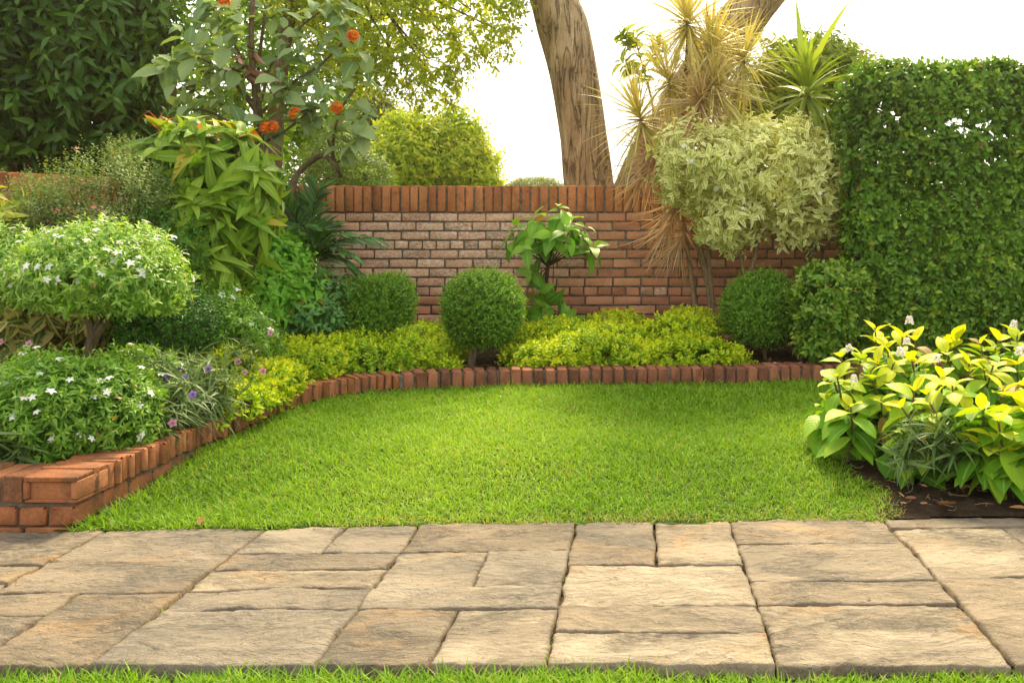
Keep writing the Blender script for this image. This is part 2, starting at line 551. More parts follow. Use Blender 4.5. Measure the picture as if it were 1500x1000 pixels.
c = t.mix(t.ramp(t.noise(120, 3, .7, ps), [(.58, 0.0), (.7, .35)]), c, (.52, .42, .28))
spot = t.noise(42, 3, .6, ps)
c = t.mix(t.ramp(spot, [(.68, 0.0), (.73, .75)]), c, (.10, .075, .05))
c = t.mix(t.math('MULTIPLY', t.attr("edge"), .75), c, (.15, .10, .06))
ridge = t.ramp(lay, [(.42, 0.0), (.5, .45), (.53, .75), (.7, 1.0)])
c = t.mix(t.math('MULTIPLY', t.ramp(t.attr('tone'), [(.45, 0.0), (1, 1.0)]), .5), c, (.20, .18, .15))
h = t.math('ADD', t.math('MULTIPLY', ridge, -.9), t.math('MULTIPLY', frag, 1.1))
M_STONE = t.done(t.bsdf(c, .82, .2, t.bump(h, 1.0, .014)))

# ------------------------------------------------------------------ kerb curve
CURVE = np.array([(-1.95, 3.34), (-1.935, 3.64), (-1.93, 3.85), (-1.93, 4.1), (-1.925, 4.3), (-1.90, 4.65), (-1.89, 4.95), (-1.875, 5.15), (-1.86, 5.36),
                  (-1.81, 5.56), (-1.73, 5.71), (-1.57, 5.84), (-1.39, 5.93), (-1.20, 6.0), (-.855, 6.08), (-.49, 6.13), (-.12, 6.17), (.5, 6.24), (1.27, 6.33), (2.2, 6.42), (3.6, 6.55)])
_c3 = smooth_path(np.c_[CURVE, np.zeros(len(CURVE))], 700)[:, :2]
_seg = np.linalg.norm(np.diff(_c3, axis=0), axis=1)
_arc = np.r_[0, np.cumsum(_seg)]
def curve_at(s):
    x = np.interp(s, _arc, _c3[:, 0]); y = np.interp(s, _arc, _c3[:, 1])
    e = .02
    tx = np.interp(s + e, _arc, _c3[:, 0]) - np.interp(s - e, _arc, _c3[:, 0])
    ty = np.interp(s + e, _arc, _c3[:, 1]) - np.interp(s - e, _arc, _c3[:, 1])
    tg = norm(np.stack([tx, ty], -1))
    return np.stack([x, y], -1), tg
_ctg = norm(np.gradient(_c3, axis=0))
def side(q):
    """signed distance to the kerb's lawn edge: positive on the lawn"""
    out = np.empty(len(q))
    for a in range(0, len(q), 4000):
        b = q[a:a + 4000]
        d = b[:, None] - _c3[None]
        dd = (d ** 2).sum(-1); i = dd.argmin(1)
        dv = b - _c3[i]; tg = _ctg[i]
        cr = tg[:, 0] * dv[:, 1] - tg[:, 1] * dv[:, 0]   # left of travel = bed
        out[a:a + 4000] = -np.sign(cr) * np.sqrt(dd[np.arange(len(b)), i])
    return out

def pathfar(x): return 3.405 + .05 * x
def pathnear(x): return 2.262 + .0 * x

# island bed on the right
ISL = np.array([(.93, 3.40), (.955, 3.55), (.93, 3.83), (.85, 4.2), (.80, 4.5), (.86, 4.8), (1.05, 5.05), (1.5, 5.2), (2.6, 5.3), (3.2, 5.2)])
def island(q):
    """rough distance inside the island bed (positive inside)"""
    bx = np.interp(q[:, 1], ISL[:7, 1], ISL[:7, 0])
    by = np.interp(q[:, 0], ISL[6:, 0], ISL[6:, 1])
    wv = .05 * wob(np.c_[q, np.zeros(len(q))], 9, 2, 2)
    return np.minimum(q[:, 0] - bx, np.where(q[:, 0] > 1.05, by, 5.05) - q[:, 1]) + wv

def grid_sheet(name, x0, x1, y0, y1, st, zf, mat, keep=None, kind='structure'):
    xs = np.arange(x0, x1 + st, st); ys = np.arange(y0, y1 + st, st)
    X, Y = np.meshgrid(xs, ys); q = np.c_[X.ravel(), Y.ravel()]
    V = np.c_[q, zf(q)]
    nx = len(xs)
    i, j = np.meshgrid(np.arange(nx - 1), np.arange(len(ys) - 1)); a = (j * nx + i).ravel()
    Q = np.stack([a, a + 1, a + nx + 1, a + nx], 1)
    if keep is not None:
        cc = q[a] + st / 2
        Q = Q[keep(cc)]
    used = np.zeros(len(V), bool); used[Q.ravel()] = True
    remap = np.cumsum(used) - 1
    o = link(name, mesh(name, V[used], [remap[Q]]), None, [mat])
    return tag(o, kind=kind)

# ground to the horizon, lawn, soil
g = Geo()
_r = 900
g.add([(-_r, -40, -.07), (_r, -40, -.07), (_r, _r, -.07), (-_r, _r, -.07)], [(0, 1, 2, 3)])
tag(g.build("ground", M_GROUND), kind='structure')

def lawn_rise(q):
    u = np.clip((q[:, 1] - 3.45) / 1.0, 0, 1)
    return .068 * u * u * (3 - 2 * u)
def nz(q, f, s): return fbm(q[:, 0] * f + 50, q[:, 1] * f + 50, s) - .47
grid_sheet("lawn", -2.1, 3.6, 3.2, 6.7, .04, lambda q: lawn_rise(q) + .016 * nz(q, 3, 1), M_LAWN,
           lambda c: (side(c) > -.08) & (c[:, 1] > pathfar(c[:, 0]) + .0) & (island(c) < .06))
grid_sheet("front_lawn", -2.6, 2.6, 1.2, 2.34, .05, lambda q: -.034 + .012 * nz(q, 3, 2), M_LAWN, lambda c: c[:, 1] < pathnear(c[:, 0]) + .04)
grid_sheet("bed_soil", -7.0, 4.2, 3.42, 8.2, .04,
           lambda q: .135 + .07 * nz(q, 6, 3) + .06 * nz(q, 22, 5) + np.clip((q[:, 1] - 6.3) * .03, 0, .1), M_SOIL, lambda c: (side(c) < -.1) & (c[:, 1] < 8.0 + np.minimum(0, (c[:, 0] + 2.7) * 1.0)))
grid_sheet("island_soil", .7, 3.4, 3.36, 5.4, .022,
           lambda q: .006 + lawn_rise(q) * .8 + np.clip(island(q), 0, .25) * .16 * np.clip((q[:, 1] - pathfar(q[:, 0])) / .45, 0, 1) + np.clip(island(q) * 8, 0, 1) * (.05 * nz(q, 9, 6) + .05 * nz(q, 30, 7)) * np.clip((q[:, 1] - pathfar(q[:, 0])) / .2, .1, 1), M_SOIL,
           lambda c: (island(c) > -.03) & (c[:, 1] > pathfar(c[:, 0]) - .0))

# ------------------------------------------------------------------ bricks
def brick_tpl(bev=.06):
    """unit brick with chamfered edges: size given per brick, bevel in metres"""
    s = []
    for ax in range(3):
        for sg in (-1, 1):
            for a in (-1, 1):
                for b in (-1, 1):
                    v = [0, 0, 0]; e = [0, 0, 0]
                    v[ax] = sg; v[(ax + 1) % 3] = a; v[(ax + 2) % 3] = b
                    e[(ax + 1) % 3] = -a; e[(ax + 2) % 3] = -b
                    s.append((v, e))
    C = np.array([x[0] for x in s], float) * .5; B = np.array([x[1] for x in s], float)
    idx = {}
    for k, (v, e) in enumerate(s):
        idx[(k // 4, tuple(v))] = k
    Q = []; T = []
    for f in range(6):
        a, b, c, d = f * 4, f * 4 + 1, f * 4 + 3, f * 4 + 2
        Q.append((a, b, c, d) if f % 2 else (a, d, c, b))
    # edges
    for ax in range(3):
        a1, a2 = (ax + 1) % 3, (ax + 2) % 3
        for s1 in (-1, 1):
            for s2 in (-1, 1):
                def vid(face_ax, sg, corner): return idx[(face_ax * 2 + (sg > 0), corner)]
                lo = [0, 0, 0]; hi = [0, 0, 0]
                lo[a1] = hi[a1] = s1; lo[a2] = hi[a2] = s2; lo[ax] = -1; hi[ax] = 1
                lo, hi = tuple(lo), tuple(hi)
                q = (vid(a1, s1, lo), vid(a1, s1, hi), vid(a2, s2, hi), vid(a2, s2, lo))
                Q.append(q if s1 * s2 > 0 else q[::-1])
    for x in (-1, 1):
        for y in (-1, 1):
            for z in (-1, 1):
                c = (x, y, z)
                tr = (idx[(0 + (x > 0), c)], idx[(2 + (y > 0), c)], idx[(4 + (z > 0), c)])
                T.append(tr if x * y * z > 0 else tr[::-1])
    return C, B, np.array(Q), np.array(T)
BC, BB, BQ, BT = brick_tpl()

def add_bricks(g, c, size, ang=None, bev=.005, jit=.0015, rot=.006, **at):
    """c (n,3), size (n,3) or (3,), ang: rotation about z per brick"""
    c = np.asarray(c, float); n = len(c)
    size = np.broadcast_to(np.asarray(size, float), (n, 3))
    bv = bev * rng.uniform(.6, 1.6, (n, 24, 1))
    V = BC[None] * size[:, None] + BB[None] * bv + rng.normal(0, jit, (n, 24, 3))
    a = (np.zeros(n) if ang is None else np.asarray(ang)) + rng.normal(0, rot, n)
    ca, sa = np.cos(a)[:, None], np.sin(a)[:, None]
    x, y = V[..., 0].copy(), V[..., 1].copy()
    V[..., 0] = x * ca - y * sa; V[..., 1] = x * sa + y * ca
    V += c[:, None] + rng.normal(0, .0014, (n, 1, 3))
    Q = (BQ[None] + (np.arange(n) * 24)[:, None, None]).reshape(-1, 4)
    T = (BT[None] + (np.arange(n) * 24)[:, None, None]).reshape(-1, 3)
    A = {'var': np.repeat(np.clip(rng.normal(.5, .25, n), 0, 1), 24)}
    for k, v in at.items(): A[k] = np.repeat(v, 24)
    g.add(V.reshape(-1, 3), Q, T, **A)

def slab_box(g, p0, p1, th, z0, z1):
    """upright slab from p0 to p1 (its front face), th towards the left of travel"""
    p0 = np.array(p0, float); p1 = np.array(p1, float)
    d = norm(p1 - p0); nn = np.array([-d[1], d[0]]) * th
    b = [p0, p1, p1 + nn, p0 + nn]
    V = [(*q, z0) for q in b] + [(*q, z1) for q in b]
    g.add(V, [(0, 1, 5, 4), (1, 2, 6, 5), (2, 3, 7, 6), (3, 0, 4, 7), (4, 5, 6, 7), (3, 2, 1, 0)])

CH, CAPH = .0765, .222
Z_CAP = 1.0 + .083 / 1.4 * 7.9 * 1.0 - CAPH      # underside of the coping
def brick_wall(root, p0, p1, th=.2, bloom_c=None):
    p0 = np.array(p0, float); p1 = np.array(p1, float)
    Ln = np.linalg.norm(p1 - p0); d = (p1 - p0) / Ln; nn = np.array([-d[1], d[0]]); ang = math.atan2(d[1], d[0])
    core = Geo(); slab_box(core, p0 + nn * .009, p1 + nn * .009, th - .018, -.06, Z_CAP + CAPH - .01)
    core.build("mortar", M_MORTAR, root, smooth=False)
    g = Geo(); C = []; S = []; B = []
    ncourse = int(Z_CAP / CH) + 1
    for k in range(ncourse):
        z = Z_CAP - (k + .5) * CH
        header = k % 5 == 3
        bl = .116 if header else .232
        off = (k % 2) * bl * .5 + rng.uniform(0, .02) - bl
        for i in range(int(Ln / bl) + 3):
            a, b = max(0, off + i * bl), min(Ln, off + (i + 1) * bl)
            if b - a < .03: continue
            q = p0 + d * (a + b) / 2 + nn * (th / 2)
            C.append((*q, z)); S.append((b - a - .013, th, CH - .013))
            bb = 0.0
            if bloom_c is not None:
                rr = ((q[0] - bloom_c[0]) / 1.25) ** 2 + ((z - bloom_c[1]) / .42) ** 2
                bb = max(0, 1.15 - rr * .8) * rng.uniform(.5, 1.0) if rr < 1.4 else (rng.uniform(.3, .7) if rng.random() < .08 else 0)
            B.append(min(1, bb * 1.25))
    add_bricks(g, C, np.array(S), np.full(len(C), ang), .004, .001, .003, bloom=np.array(B))
    g.build("brickwork", M_WALLBRICK, root, smooth=False)
    g = Geo(); nb = int(Ln / .0765)
    s = (np.arange(nb) + .5) * Ln / nb
    q = p0 + d * s[:, None] + nn * (th / 2)
    add_bricks(g, np.c_[q, np.full(nb, Z_CAP + CAPH / 2 + .002)], (.064, th + .012, CAPH - .008), np.full(nb, ang), .004, .0014, .006)
    g.build("coping", M_COPING, root, smooth=False)

YW = 7.9
WL = (-2.62, YW)
root = thing("brick_wall", "long red brick wall with upright brick coping across the back of the garden", "wall", (0, YW, 0))
brick_wall(root, WL, (4.6, YW), bloom_c=(-1.55, .98))
root = thing("brick_wall", "short slanting brick wall whose coping shows at the left edge behind shrubs", "wall", (-4.5, 6.2, 0))
brick_wall(root, (-5.6, 4.95), (WL[0] - .004, YW - .006))

# ------------------------------------------------------------------ kerb
root = thing("brick_kerb", "low curved brick kerb on edge holding the planted bed above the lawn", "kerb", (-1.95, 3.34, 0))
total = _arc[-1]
s = np.r_[np.arange(.03, 2.75, .0465), np.arange(2.75 + .06, total - .1, .0735)]
q, tg = curve_at(s)
inn = np.stack([-tg[:, 1], tg[:, 0]], -1)     # towards the bed
ang = np.arctan2(tg[:, 1], tg[:, 0])
dp = .21
cen = q + inn * (dp / 2 + rng.normal(0, .0035, (len(q), 1)))
g = Geo()
near = s < 2.78
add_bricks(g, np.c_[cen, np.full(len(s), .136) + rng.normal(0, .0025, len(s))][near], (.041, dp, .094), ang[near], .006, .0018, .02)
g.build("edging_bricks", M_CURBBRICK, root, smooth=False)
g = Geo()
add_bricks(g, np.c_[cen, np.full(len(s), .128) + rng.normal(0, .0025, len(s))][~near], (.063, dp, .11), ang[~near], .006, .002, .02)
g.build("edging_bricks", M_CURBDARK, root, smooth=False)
g = Geo()                                       # course below, stretchers
s2 = np.arange(.10, total - .2, .17)
q2, t2 = curve_at(s2); in2 = np.stack([-t2[:, 1], t2[:, 0]], -1)
add_bricks(g, np.c_[q2 + in2 * .112, np.full(len(s2), .045)], (.158, .19, .068), np.arctan2(t2[:, 1], t2[:, 0]), .006, .0016, .008)
g.build("lower_course", M_CURBBRICK, root, smooth=False)
g = Geo()                                       # mortar bed under the edging
s3 = np.linspace(.03, total - .05, 160); q3, t3 = curve_at(s3); i3 = np.stack([-t3[:, 1], t3[:, 0]], -1)
prof = [(.022, -.05), (.022, .168), (.195, .168), (.195, -.05)]
V = np.stack([np.c_[q3 + i3 * a, np.full(len(s3), b)] for a, b in prof], 1)
ii = np.arange(159)[:, None] * 4; jj = np.arange(3)[None]
g.add(V.reshape(-1, 3), np.stack([ii + jj, ii + jj + 1, ii + jj + 5, ii + jj + 4], -1).reshape(-1, 4))
g.build("mortar", M_MORTAR, root, smooth=False)
# front face along the paving, running left from the corner
x0, yf = -1.945, 3.335
g = Geo()
xs = x0 - .0 - .185 - .012
hc = []; hs = []
k = 0; x = xs
while x > -3.6:
    wbr = .066
    hc.append((x - wbr / 2, yf + .012 * 0 + .105 + .03 * (x - x0) * 0, .136)); hs.append((wbr, .21, .094)); x -= wbr + .012
add_bricks(g, hc, np.array(hs), None, .006, .0018, .012)
# corner brick with its frog facing out: four rim bars round a sunk panel
cx, zc, W_, H_ = x0 - .0925, .136, .185, .094
bars = [((cx, yf + .10, zc + H_ / 2 - .009), (W_, .2, .018)), ((cx, yf + .10, zc - H_ / 2 + .007), (W_, .2, .014)),
        ((cx - W_ / 2 + .009, yf + .10, zc - .002), (.018, .199, H_ - .032)), ((cx + W_ / 2 - .011, yf + .10, zc - .002), (.022, .199, H_ - .032))]
add_bricks(g, [b[0] for b in bars], np.array([b[1] for b in bars]), None, .003, .0004, .0, )
add_bricks(g, [(cx, yf + .107, zc - .002)], (W_ - .03, .19, H_ - .03), None, .002, .0, .0)
g.build("front_edging", M_CURBBRICK, root, smooth=False)
g = Geo(); lc = []; ls = []; x = x0 - .004
for wbr in [.10, .105, .10] + [.1] * 12:
    lc.append((x - wbr / 2, yf + .1, .044)); ls.append((wbr - .012, .19, .066)); x -= wbr
x = x0 - .02
for wbr in [.17, .2] + [.2] * 5:
    lc.append((x - wbr / 2, yf + .1, -.018)); ls.append((wbr - .012, .19, .045)); x -= wbr
add_bricks(g, lc, np.array(ls), None, .005, .0014, .006)
g.build("front_course", M_CURBBRICK, root, smooth=False)
g = Geo(); slab_box(g, (-3.6, yf + .02), (x0 - .02, yf + .02), .17, -.06, .168); g.build("mortar", M_MORTAR, root, smooth=False)

# ------------------------------------------------------------------ paving
def stone(g, x0, x1, y0, y1, seed, skew):
    gap = .0028
    x0 += gap * rng.uniform(.7, 1.6); x1 -= gap * rng.uniform(.7, 1.6); y0 += gap * rng.uniform(.2, .8); y1 -= gap * rng.uniform(.2, .8)
    nx = max(6, int((x1 - x0) / .008)); ny = max(6, int((y1 - y0) / .008))
    U, Vv = np.meshgrid(np.linspace(0, 1, nx), np.linspace(0, 1, ny))
    X = x0 + (x1 - x0) * U; Y = y0 + (y1 - y0) * Vv
    # ragged edges
    ed = .009
    ex = (fbm(Y * 14, U * 0 + seed, 1) - .47) * ed * 2.2; ey = (fbm(X * 12, Vv * 0 + seed, 5) - .47) * ed * 2.0
    e2 = (fbm(Y * 11, U * 0 + seed + 7.3, 2) - .47) * ed * 2.2; e3 = (fbm(X * 11, Vv * 0 + seed + 9.1, 3) - .47) * ed * 2.0
    X = X + ex * (1 - U) ** 6 + e2 * U ** 6; Y = Y + ey * (1 - Vv) ** 6 + e3 * Vv ** 6
    dist = np.minimum(np.minimum(U, 1 - U) * (x1 - x0), np.minimum(Vv, 1 - Vv) * (y1 - y0))
    rimw = .002 + .006 * fbm(X * 18, Y * 18, seed)
    rim = np.clip(dist / rimw, 0, 1)
    z = -(.004) * (1 - rim) ** 2
    lay = fbm(X * 4.2 + seed * 3.1, Y * 7.5 + seed, 3, 5)
    steps = np.floor(lay * 7) / 7 + np.clip((lay * 7 % 1) * 7, 0, 1) / 7       # riven layers with sharp lips
    z = z + (steps - .45) * .022 + (fbm(X * 30, Y * 45, seed + 2) - .47) * .005
    z = z + rng.normal(0, .0012) + (U - .5) * rng.normal(0, .002) + (Vv - .5) * rng.normal(0, .002)
    Y2 = Y + skew(X, Y)
    V = np.stack([X, Y2, z], -1).reshape(-1, 3)
    i, j = np.meshgrid(np.arange(nx - 1), np.arange(ny - 1)); a = (j * nx + i).ravel()
    Q = np.stack([a, a + 1, a + nx + 1, a + nx], 1)
    ring = np.r_[np.arange(nx), np.arange(1, ny) * nx + nx - 1, (ny - 1) * nx + np.arange(nx - 2, -1, -1), np.arange(ny - 2, 0, -1) * nx]
    m = len(ring); base = len(V)
    Vb = V[ring].copy(); Vb[:, 2] = -.055; Vb[:, :2] += rng.normal(0, .0015, (m, 2))
    k = np.arange(m); kn = (k + 1) % m
    Q2 = np.stack([ring[kn], ring[k], base + k, base + kn], 1)
    var = np.clip(rng.normal(.52, .36), 0, 1)
    edge = np.r_[(1 - np.clip(dist / .008, 0, 1)).ravel() ** 2 * .4, np.ones(m)]
    g.add(np.vstack([V, Vb]), np.vstack([Q, Q2]), var=var, edge=edge, tone=rng.random(), off=rng.uniform(0, 40))

JX = [-2.9, -2.37, -1.83, -1.287, -.755, -.206, .342, .90, 1.45, 2.0, 2.55]
yy = lambda py: 1400.0 / (py - 355)
YN, YF = 2.262, 3.41
def rows(*py): return [YF] + [yy(p) for p in py] + [YN]
def skew(X, Y):
    f = np.clip((Y - YN) / (YF - YN), 0, 1)
    return X * .05 * f
LAY = {
    0: ([(0, 1)], rows(835, 900)), 1: ([(0, 1)], rows(800, 880)),
}
g = Geo(); sd = 0
def col(k, spec):
    """spec: list of (ypix_top, ypix_bottom, [x splits 0..1])"""
    global sd
    a, b = JX[k], JX[k + 1]
    for top, bot, sp in spec:
        y1 = YF if top is None else yy(top); y0 = YN if bot is None else yy(bot)
        e = [0] + sp + [1]
        for u, v in zip(e[:-1], e[1:]):
            sd += 1
            stone(g, a + (b - a) * u, a + (b - a) * v, y0, y1, sd * 1.37, skew)
col(0, [(None, 850, []), (850, None, [])])
col(1, [(None, 818, []), (818, 848, []), (848, 905, []), (905, None, [.5])])
col(2, [(None, 815, []), (815, 862, []), (862, 899, [])][:2])
_a, _b = JX[2], JX[3]
for (u0, u1, t_, b_) in [(0, .47, 862, 897), (0, .47, 897, None), (.47, 1, 862, None)]:
    sd += 1; stone(g, _a + (_b - _a) * u0, _a + (_b - _a) * u1, YN if b_ is None else yy(b_), yy(t_), sd * 1.37, skew)
col(3, [(None, 804, [.52]), (804, 829, []), (829, 858, []), (858, 889, []), (889, None, [])])
col(4, [(None, 806, []), (806, 858, [.52]), (858, 889, []), (889, None, [.5])])
col(5, [(None, 829, [.51]), (829, 888, []), (888, 926, []), (926, None, [])])
col(6, [(None, 799, []), (799, 854, []), (854, 887, []), (887, None, [])])
col(7, [(None, 779, []), (779, 851, [.72]), (851, None, [])])
col(8, [(None, 800, []), (800, 870, []), (870, None, [])])
col(9, [(None, 830, []), (830, None, [])])
tag(g.build("path", M_STONE, smooth=True), kind='structure')
grid_sheet("path_bed", -2.9, 2.6, 2.16, 3.6, .03, lambda q: -.015 + .022 * nz(q, 25, 4), M_SOIL,
           lambda c: (c[:, 1] < pathfar(c[:, 0]) + .12) & (c[:, 1] > pathnear(c[:, 0]) + .02))

# ------------------------------------------------------------------ grass
M_GRASS = leafmat("grass blade", [(.065, .155, .010), (.15, .305, .016), (.245, .425, .028), (.38, .53, .065)], old=(.38, .33, .11), rough=.5, spec=.2, tr=.35, trtint=(1.3, 1.2, .3))
def grass_blades(q, z, L, Wd, lean=.55, oldp=.03):
    n = len(q)
    a = rng.uniform(0, 6.28, n)
    ln = np.abs(rng.normal(lean, .28, n))
    d = np.stack([np.cos(a) * np.sin(ln), np.sin(a) * np.sin(ln), np.cos(ln)], 1)
    nn = np.stack([-np.cos(a) * np.cos(ln), -np.sin(a) * np.cos(ln), np.sin(ln)], 1) + rng.normal(0, .3, (n, 3))
    patch = .5 + .5 * wob(np.c_[q, np.zeros(n)], 2.2, 4, 1)
    var = np.clip(rng.uniform(0, .6, n) + .55 * patch - .08, 0, 1)
    return dict(P=np.c_[q, z], d=d, n=nn, L=L, W=Wd / L * .5, var=var, age=np.zeros(n), cv=rng.uniform(.3, 1.8, n), old=(rng.random(n) < oldp) * 1.0)
T_BLADE = tpl(3, lambda t: 1 - .85 * t ** 1.8, .25, .5)

n = 280000
q = np.c_[rng.uniform(-2.0, 3.0, n), rng.uniform(3.2, 6.5, n)]
dens = np.clip(1.15 - (q[:, 1] - 3.3) * .16, .45, 1)
q = q[rng.random(n) < dens]
sv = side(q)
tn = .5 + .5 * wob(np.c_[q, np.zeros(len(q))], 6, 3, 3)
ok = (sv > .004) & (q[:, 1] > pathfar(q[:, 0]) - .006 + .03 * wob(np.c_[q, np.zeros(len(q))], 11, 3)) & (island(q) < .02 + .05 * rng.random(len(q)))
worn = np.clip(1 - (q[:, 1] - pathfar(q[:, 0])) / .16, 0, 1) * (q[:, 0] > -1.1)
ok &= rng.random(len(q)) > worn * .45 * (tn > .45)
q = q[ok]; sv = sv[ok]; tn = tn[ok]; worn = worn[ok]
far = np.clip((q[:, 1] - 4.0) / 1.4, 0, 1)
n = len(q)
L = rng.uniform(.020, .042, n) * (1 - .25 * worn) * (1 + .15 * far) * (.8 + .45 * tn) * np.where(sv < .05, 1.25, 1)
S = grass_blades(q, lawn_rise(q) + rng.uniform(-.006, .004, n), L, rng.uniform(.0028, .0048, n) * (1 + .75 * far), .55 + 0 * 1, .05)
S['old'] = ((rng.random(n) < .03 + .30 * worn)) * 1.0
o = leaves("grass", S, T_BLADE, M_GRASS, None)
tag(o, "short mown green lawn grass between the kerb and the paved path", "grass", kind='stuff')
# strip along the front of the picture
n = 32000
q = np.c_[rng.uniform(-1.75, 1.25, n), rng.uniform(1.95, 2.36, n)]
q = q[q[:, 1] < pathnear(q[:, 0]) - .02 + .022 * wob(np.c_[q, np.zeros(len(q))], 14, 2)]
n = len(q)
S = grass_blades(q, np.full(n, -.034), rng.uniform(.026, .055, n) * (.8 + .4 * (wob(np.c_[q, np.zeros(n)], 5, 2) > 0)), rng.uniform(.003, .0058, n), .5, .03)
o = leaves("grass", S, T_BLADE, M_GRASS, None)
tag(o, "fresh green grass strip along the front edge of the stone path", "grass", kind='stuff')
# moss and seedlings in the joints
q = []
for k in range(1, 10):
    for _ in range(16):
        c0 = rng.uniform(YN, YF); m = rng.integers(4, 12)
        if rng.random() < .55: q.append(np.c_[JX[k] + rng.normal(0, .005, m), c0 + rng.normal(0, .02, m)])
q = np.concatenate(q); q[:, 1] += skew(q[:, 0], q[:, 1])
n = len(q)
S = grass_blades(q, np.full(n, -.02), rng.uniform(.018, .034, n), rng.uniform(.002, .004, n), .6, .3)
tag(leaves("joint_grass", S, T_BLADE, M_GRASS, None), "wisps of dry grass rooted in the joints of the stone path", "grass", kind='stuff')

# ================================================================== PLANTS
SOIL = .15
def vec(*a): return np.array(a, float)

# ---- clipped topiary balls
M_BOX = leafmat("box leaf", [(0.025, 0.0938, 0.0075), (0.0625, 0.188, 0.0125), (0.112, 0.3, 0.0225), (0.188, 0.413, 0.0375)], young=(.28, .46, .05), rough=.4, spec=.45, tr=.3)
def topiary(px, py, Y, rx, rz, label, power, trunk, n=4200):
    c = P(px, py, Y)
    base = vec(trunk[0][0], trunk[0][1], SOIL - .03)
    t = thing("topiary_ball", label, "topiary", base, "clipped topiary balls in the back bed")
    p, o = crown([(*c, rx, rx, rz)], n, (.70, 1.0), .20, 5, power=power)
    A = mixdir(o, .75, .25, .45)
    S = sprigs(p, A, 9, .021, .055, .30, (70, 25), tipyoung=.7, vfreq=7)
    # straggling shoots that break the outline
    p2, o2 = crown([(*c, rx, rx, rz)], 620, (.98, 1.09), .2, 5, power=power)
    S2 = sprigs(p2 - o2 * .01, mixdir(o2, .7, .5, .45), 9, .019, .065, .3, (60, 25), tipyoung=.9)
    leaves("foliage", cat(S, S2), T_OV2, M_BOX, t)
    for tr in trunk:
        g = Geo(); tube(g, [vec(tr[0], tr[1], SOIL - .03)] + [vec(*q) for q in tr[2:]], .02, .009, 7, 10, .12); g.build("trunk", M_TWIG, t)
    g = Geo()
    tips = c + (crown([(0, 0, 0, rx, rx, rz)], 26, (.6, .8), 0)[0])
    twigs(g, vec(*trunk[0][-1]), tips, .005)
    g.build("twig", M_TWIG, t)
    return t
c = P(547, 455, 6.75)
topiary(547, 456, 6.75, .222, .21, "squarish clipped green bush at the left end of the low yellow planting", 3.2, [(c[0], 6.75, c - [0, 0, .1])])
c = P(707, 455, 6.55); b = P(688, 540, 6.5)
topiary(707, 455, 6.55, .222, .205, "round clipped ball on a bare forked trunk in the middle of the bed", 2.3,
        [(b[0], 6.5, P(690, 515, 6.5), P(694, 490, 6.52), P(686, 472, 6.55)), (b[0] + .012, 6.5, P(697, 512, 6.5), P(708, 490, 6.53), P(716, 468, 6.55))])
c = P(1113, 456, 6.9)
topiary(1113, 456, 6.9, .222, .228, "tight dark green clipped ball beside the loose bush near the hedge", 2.0, [(c[0] + .05, 6.9, c - [0, 0, .1])])

# ---- golden ground cover shrubs
M_GOLD = leafmat("golden leaf", [(0.0784, 0.224, 0.00896), (0.224, 0.448, 0.0134), (0.493, 0.672, 0.0202), (0.717, 0.784, 0.0336)], young=(.78, .76, .03), rough=.45, spec=.35, tr=.35, trtint=(1.1, 1.05, .3))
M_GOLD2 = leafmat("lime leaf", [(0.0609, 0.207, 0.0092), (0.171, 0.402, 0.0138), (0.402, 0.609, 0.023), (0.634, 0.736, 0.0345)], young=(.70, .74, .03), rough=.45, spec=.35, tr=.35, trtint=(1.1, 1.05, .3))
def golden(ells, label, n, mat=None, L=.03):
    E = [(P(px, py, Y)[0], Y, max(SOIL + .02, P(px, py, Y)[2] - .02), rx * 1.05, ry, rz * .85) for px, py, Y, rx, ry, rz in ells]
    t = thing("golden_shrub", label, "shrub", (E[0][0], E[0][1], SOIL - .03), "low golden leaved shrubs along the kerb")
    p, o = crown(E, n, (.6, 1.05), .22, 7, zmin=SOIL)
    A = mixdir(o, .6, .55, .45)
    S = sprigs(p, A, 9, L, .05, .30, (80, 25), tipyoung=.8, vfreq=6, lvar=.35)
    leaves("foliage", S, T_OV2, mat or M_GOLD, t)
    g = Geo()
    for k in rng.choice(len(p), 40, replace=False):
        e = E[rng.integers(len(E))]
        tube(g, [vec(p[k][0] * .8 + e[0] * .2, p[k][1] * .8 + e[1] * .2, SOIL - .02), (p[k] + [0, 0, -.03])], .004, .002, 4, 4)
    g.build("stem", M_TWIG, t)
golden([(362, 585, 4.85, .13, .35, .10), (345, 560, 5.05, .13, .3, .11), (390, 558, 5.25, .15, .3, .10), (330, 535, 5.1, .1, .2, .1)], "bright yellow shrub spilling to the kerb beside the purple flowers", 1000, L=.034)
golden([(440, 535, 5.9, .22, .22, .14), (420, 520, 6.1, .2, .25, .13), (470, 525, 6.2, .2, .25, .16)], "yellow green shrub where the kerb bends towards the back wall", 1100)
golden([(535, 530, 6.25, .26, .2, .13), (515, 515, 6.45, .22, .2, .13), (592, 522, 6.45, .22, .25, .14), (600, 505, 6.8, .2, .25, .16)], "low lime yellow shrub in front of the squarish clipped bush", 1500, M_GOLD2)
golden([(625, 505, 6.9, .22, .25, .17), (655, 512, 6.75, .15, .2, .12), (650, 535, 6.35, .10, .08, .05)], "small yellow green shrub left of the bare forked trunk", 900, M_GOLD2)
golden([(790, 525, 6.45, .24, .18, .13), (770, 500, 6.8, .2, .2, .13), (850, 518, 6.55, .26, .22, .16), (815, 495, 6.95, .25, .25, .14)], "low golden shrub right of the bare forked trunk", 1700)
golden([(905, 522, 6.55, .2, .18, .14), (880, 500, 6.95, .25, .22, .13), (930, 500, 6.95, .2, .2, .12), (900, 478, 7.3, .24, .2, .13)], "middle golden shrub below the bare stretch of brick wall", 1300)
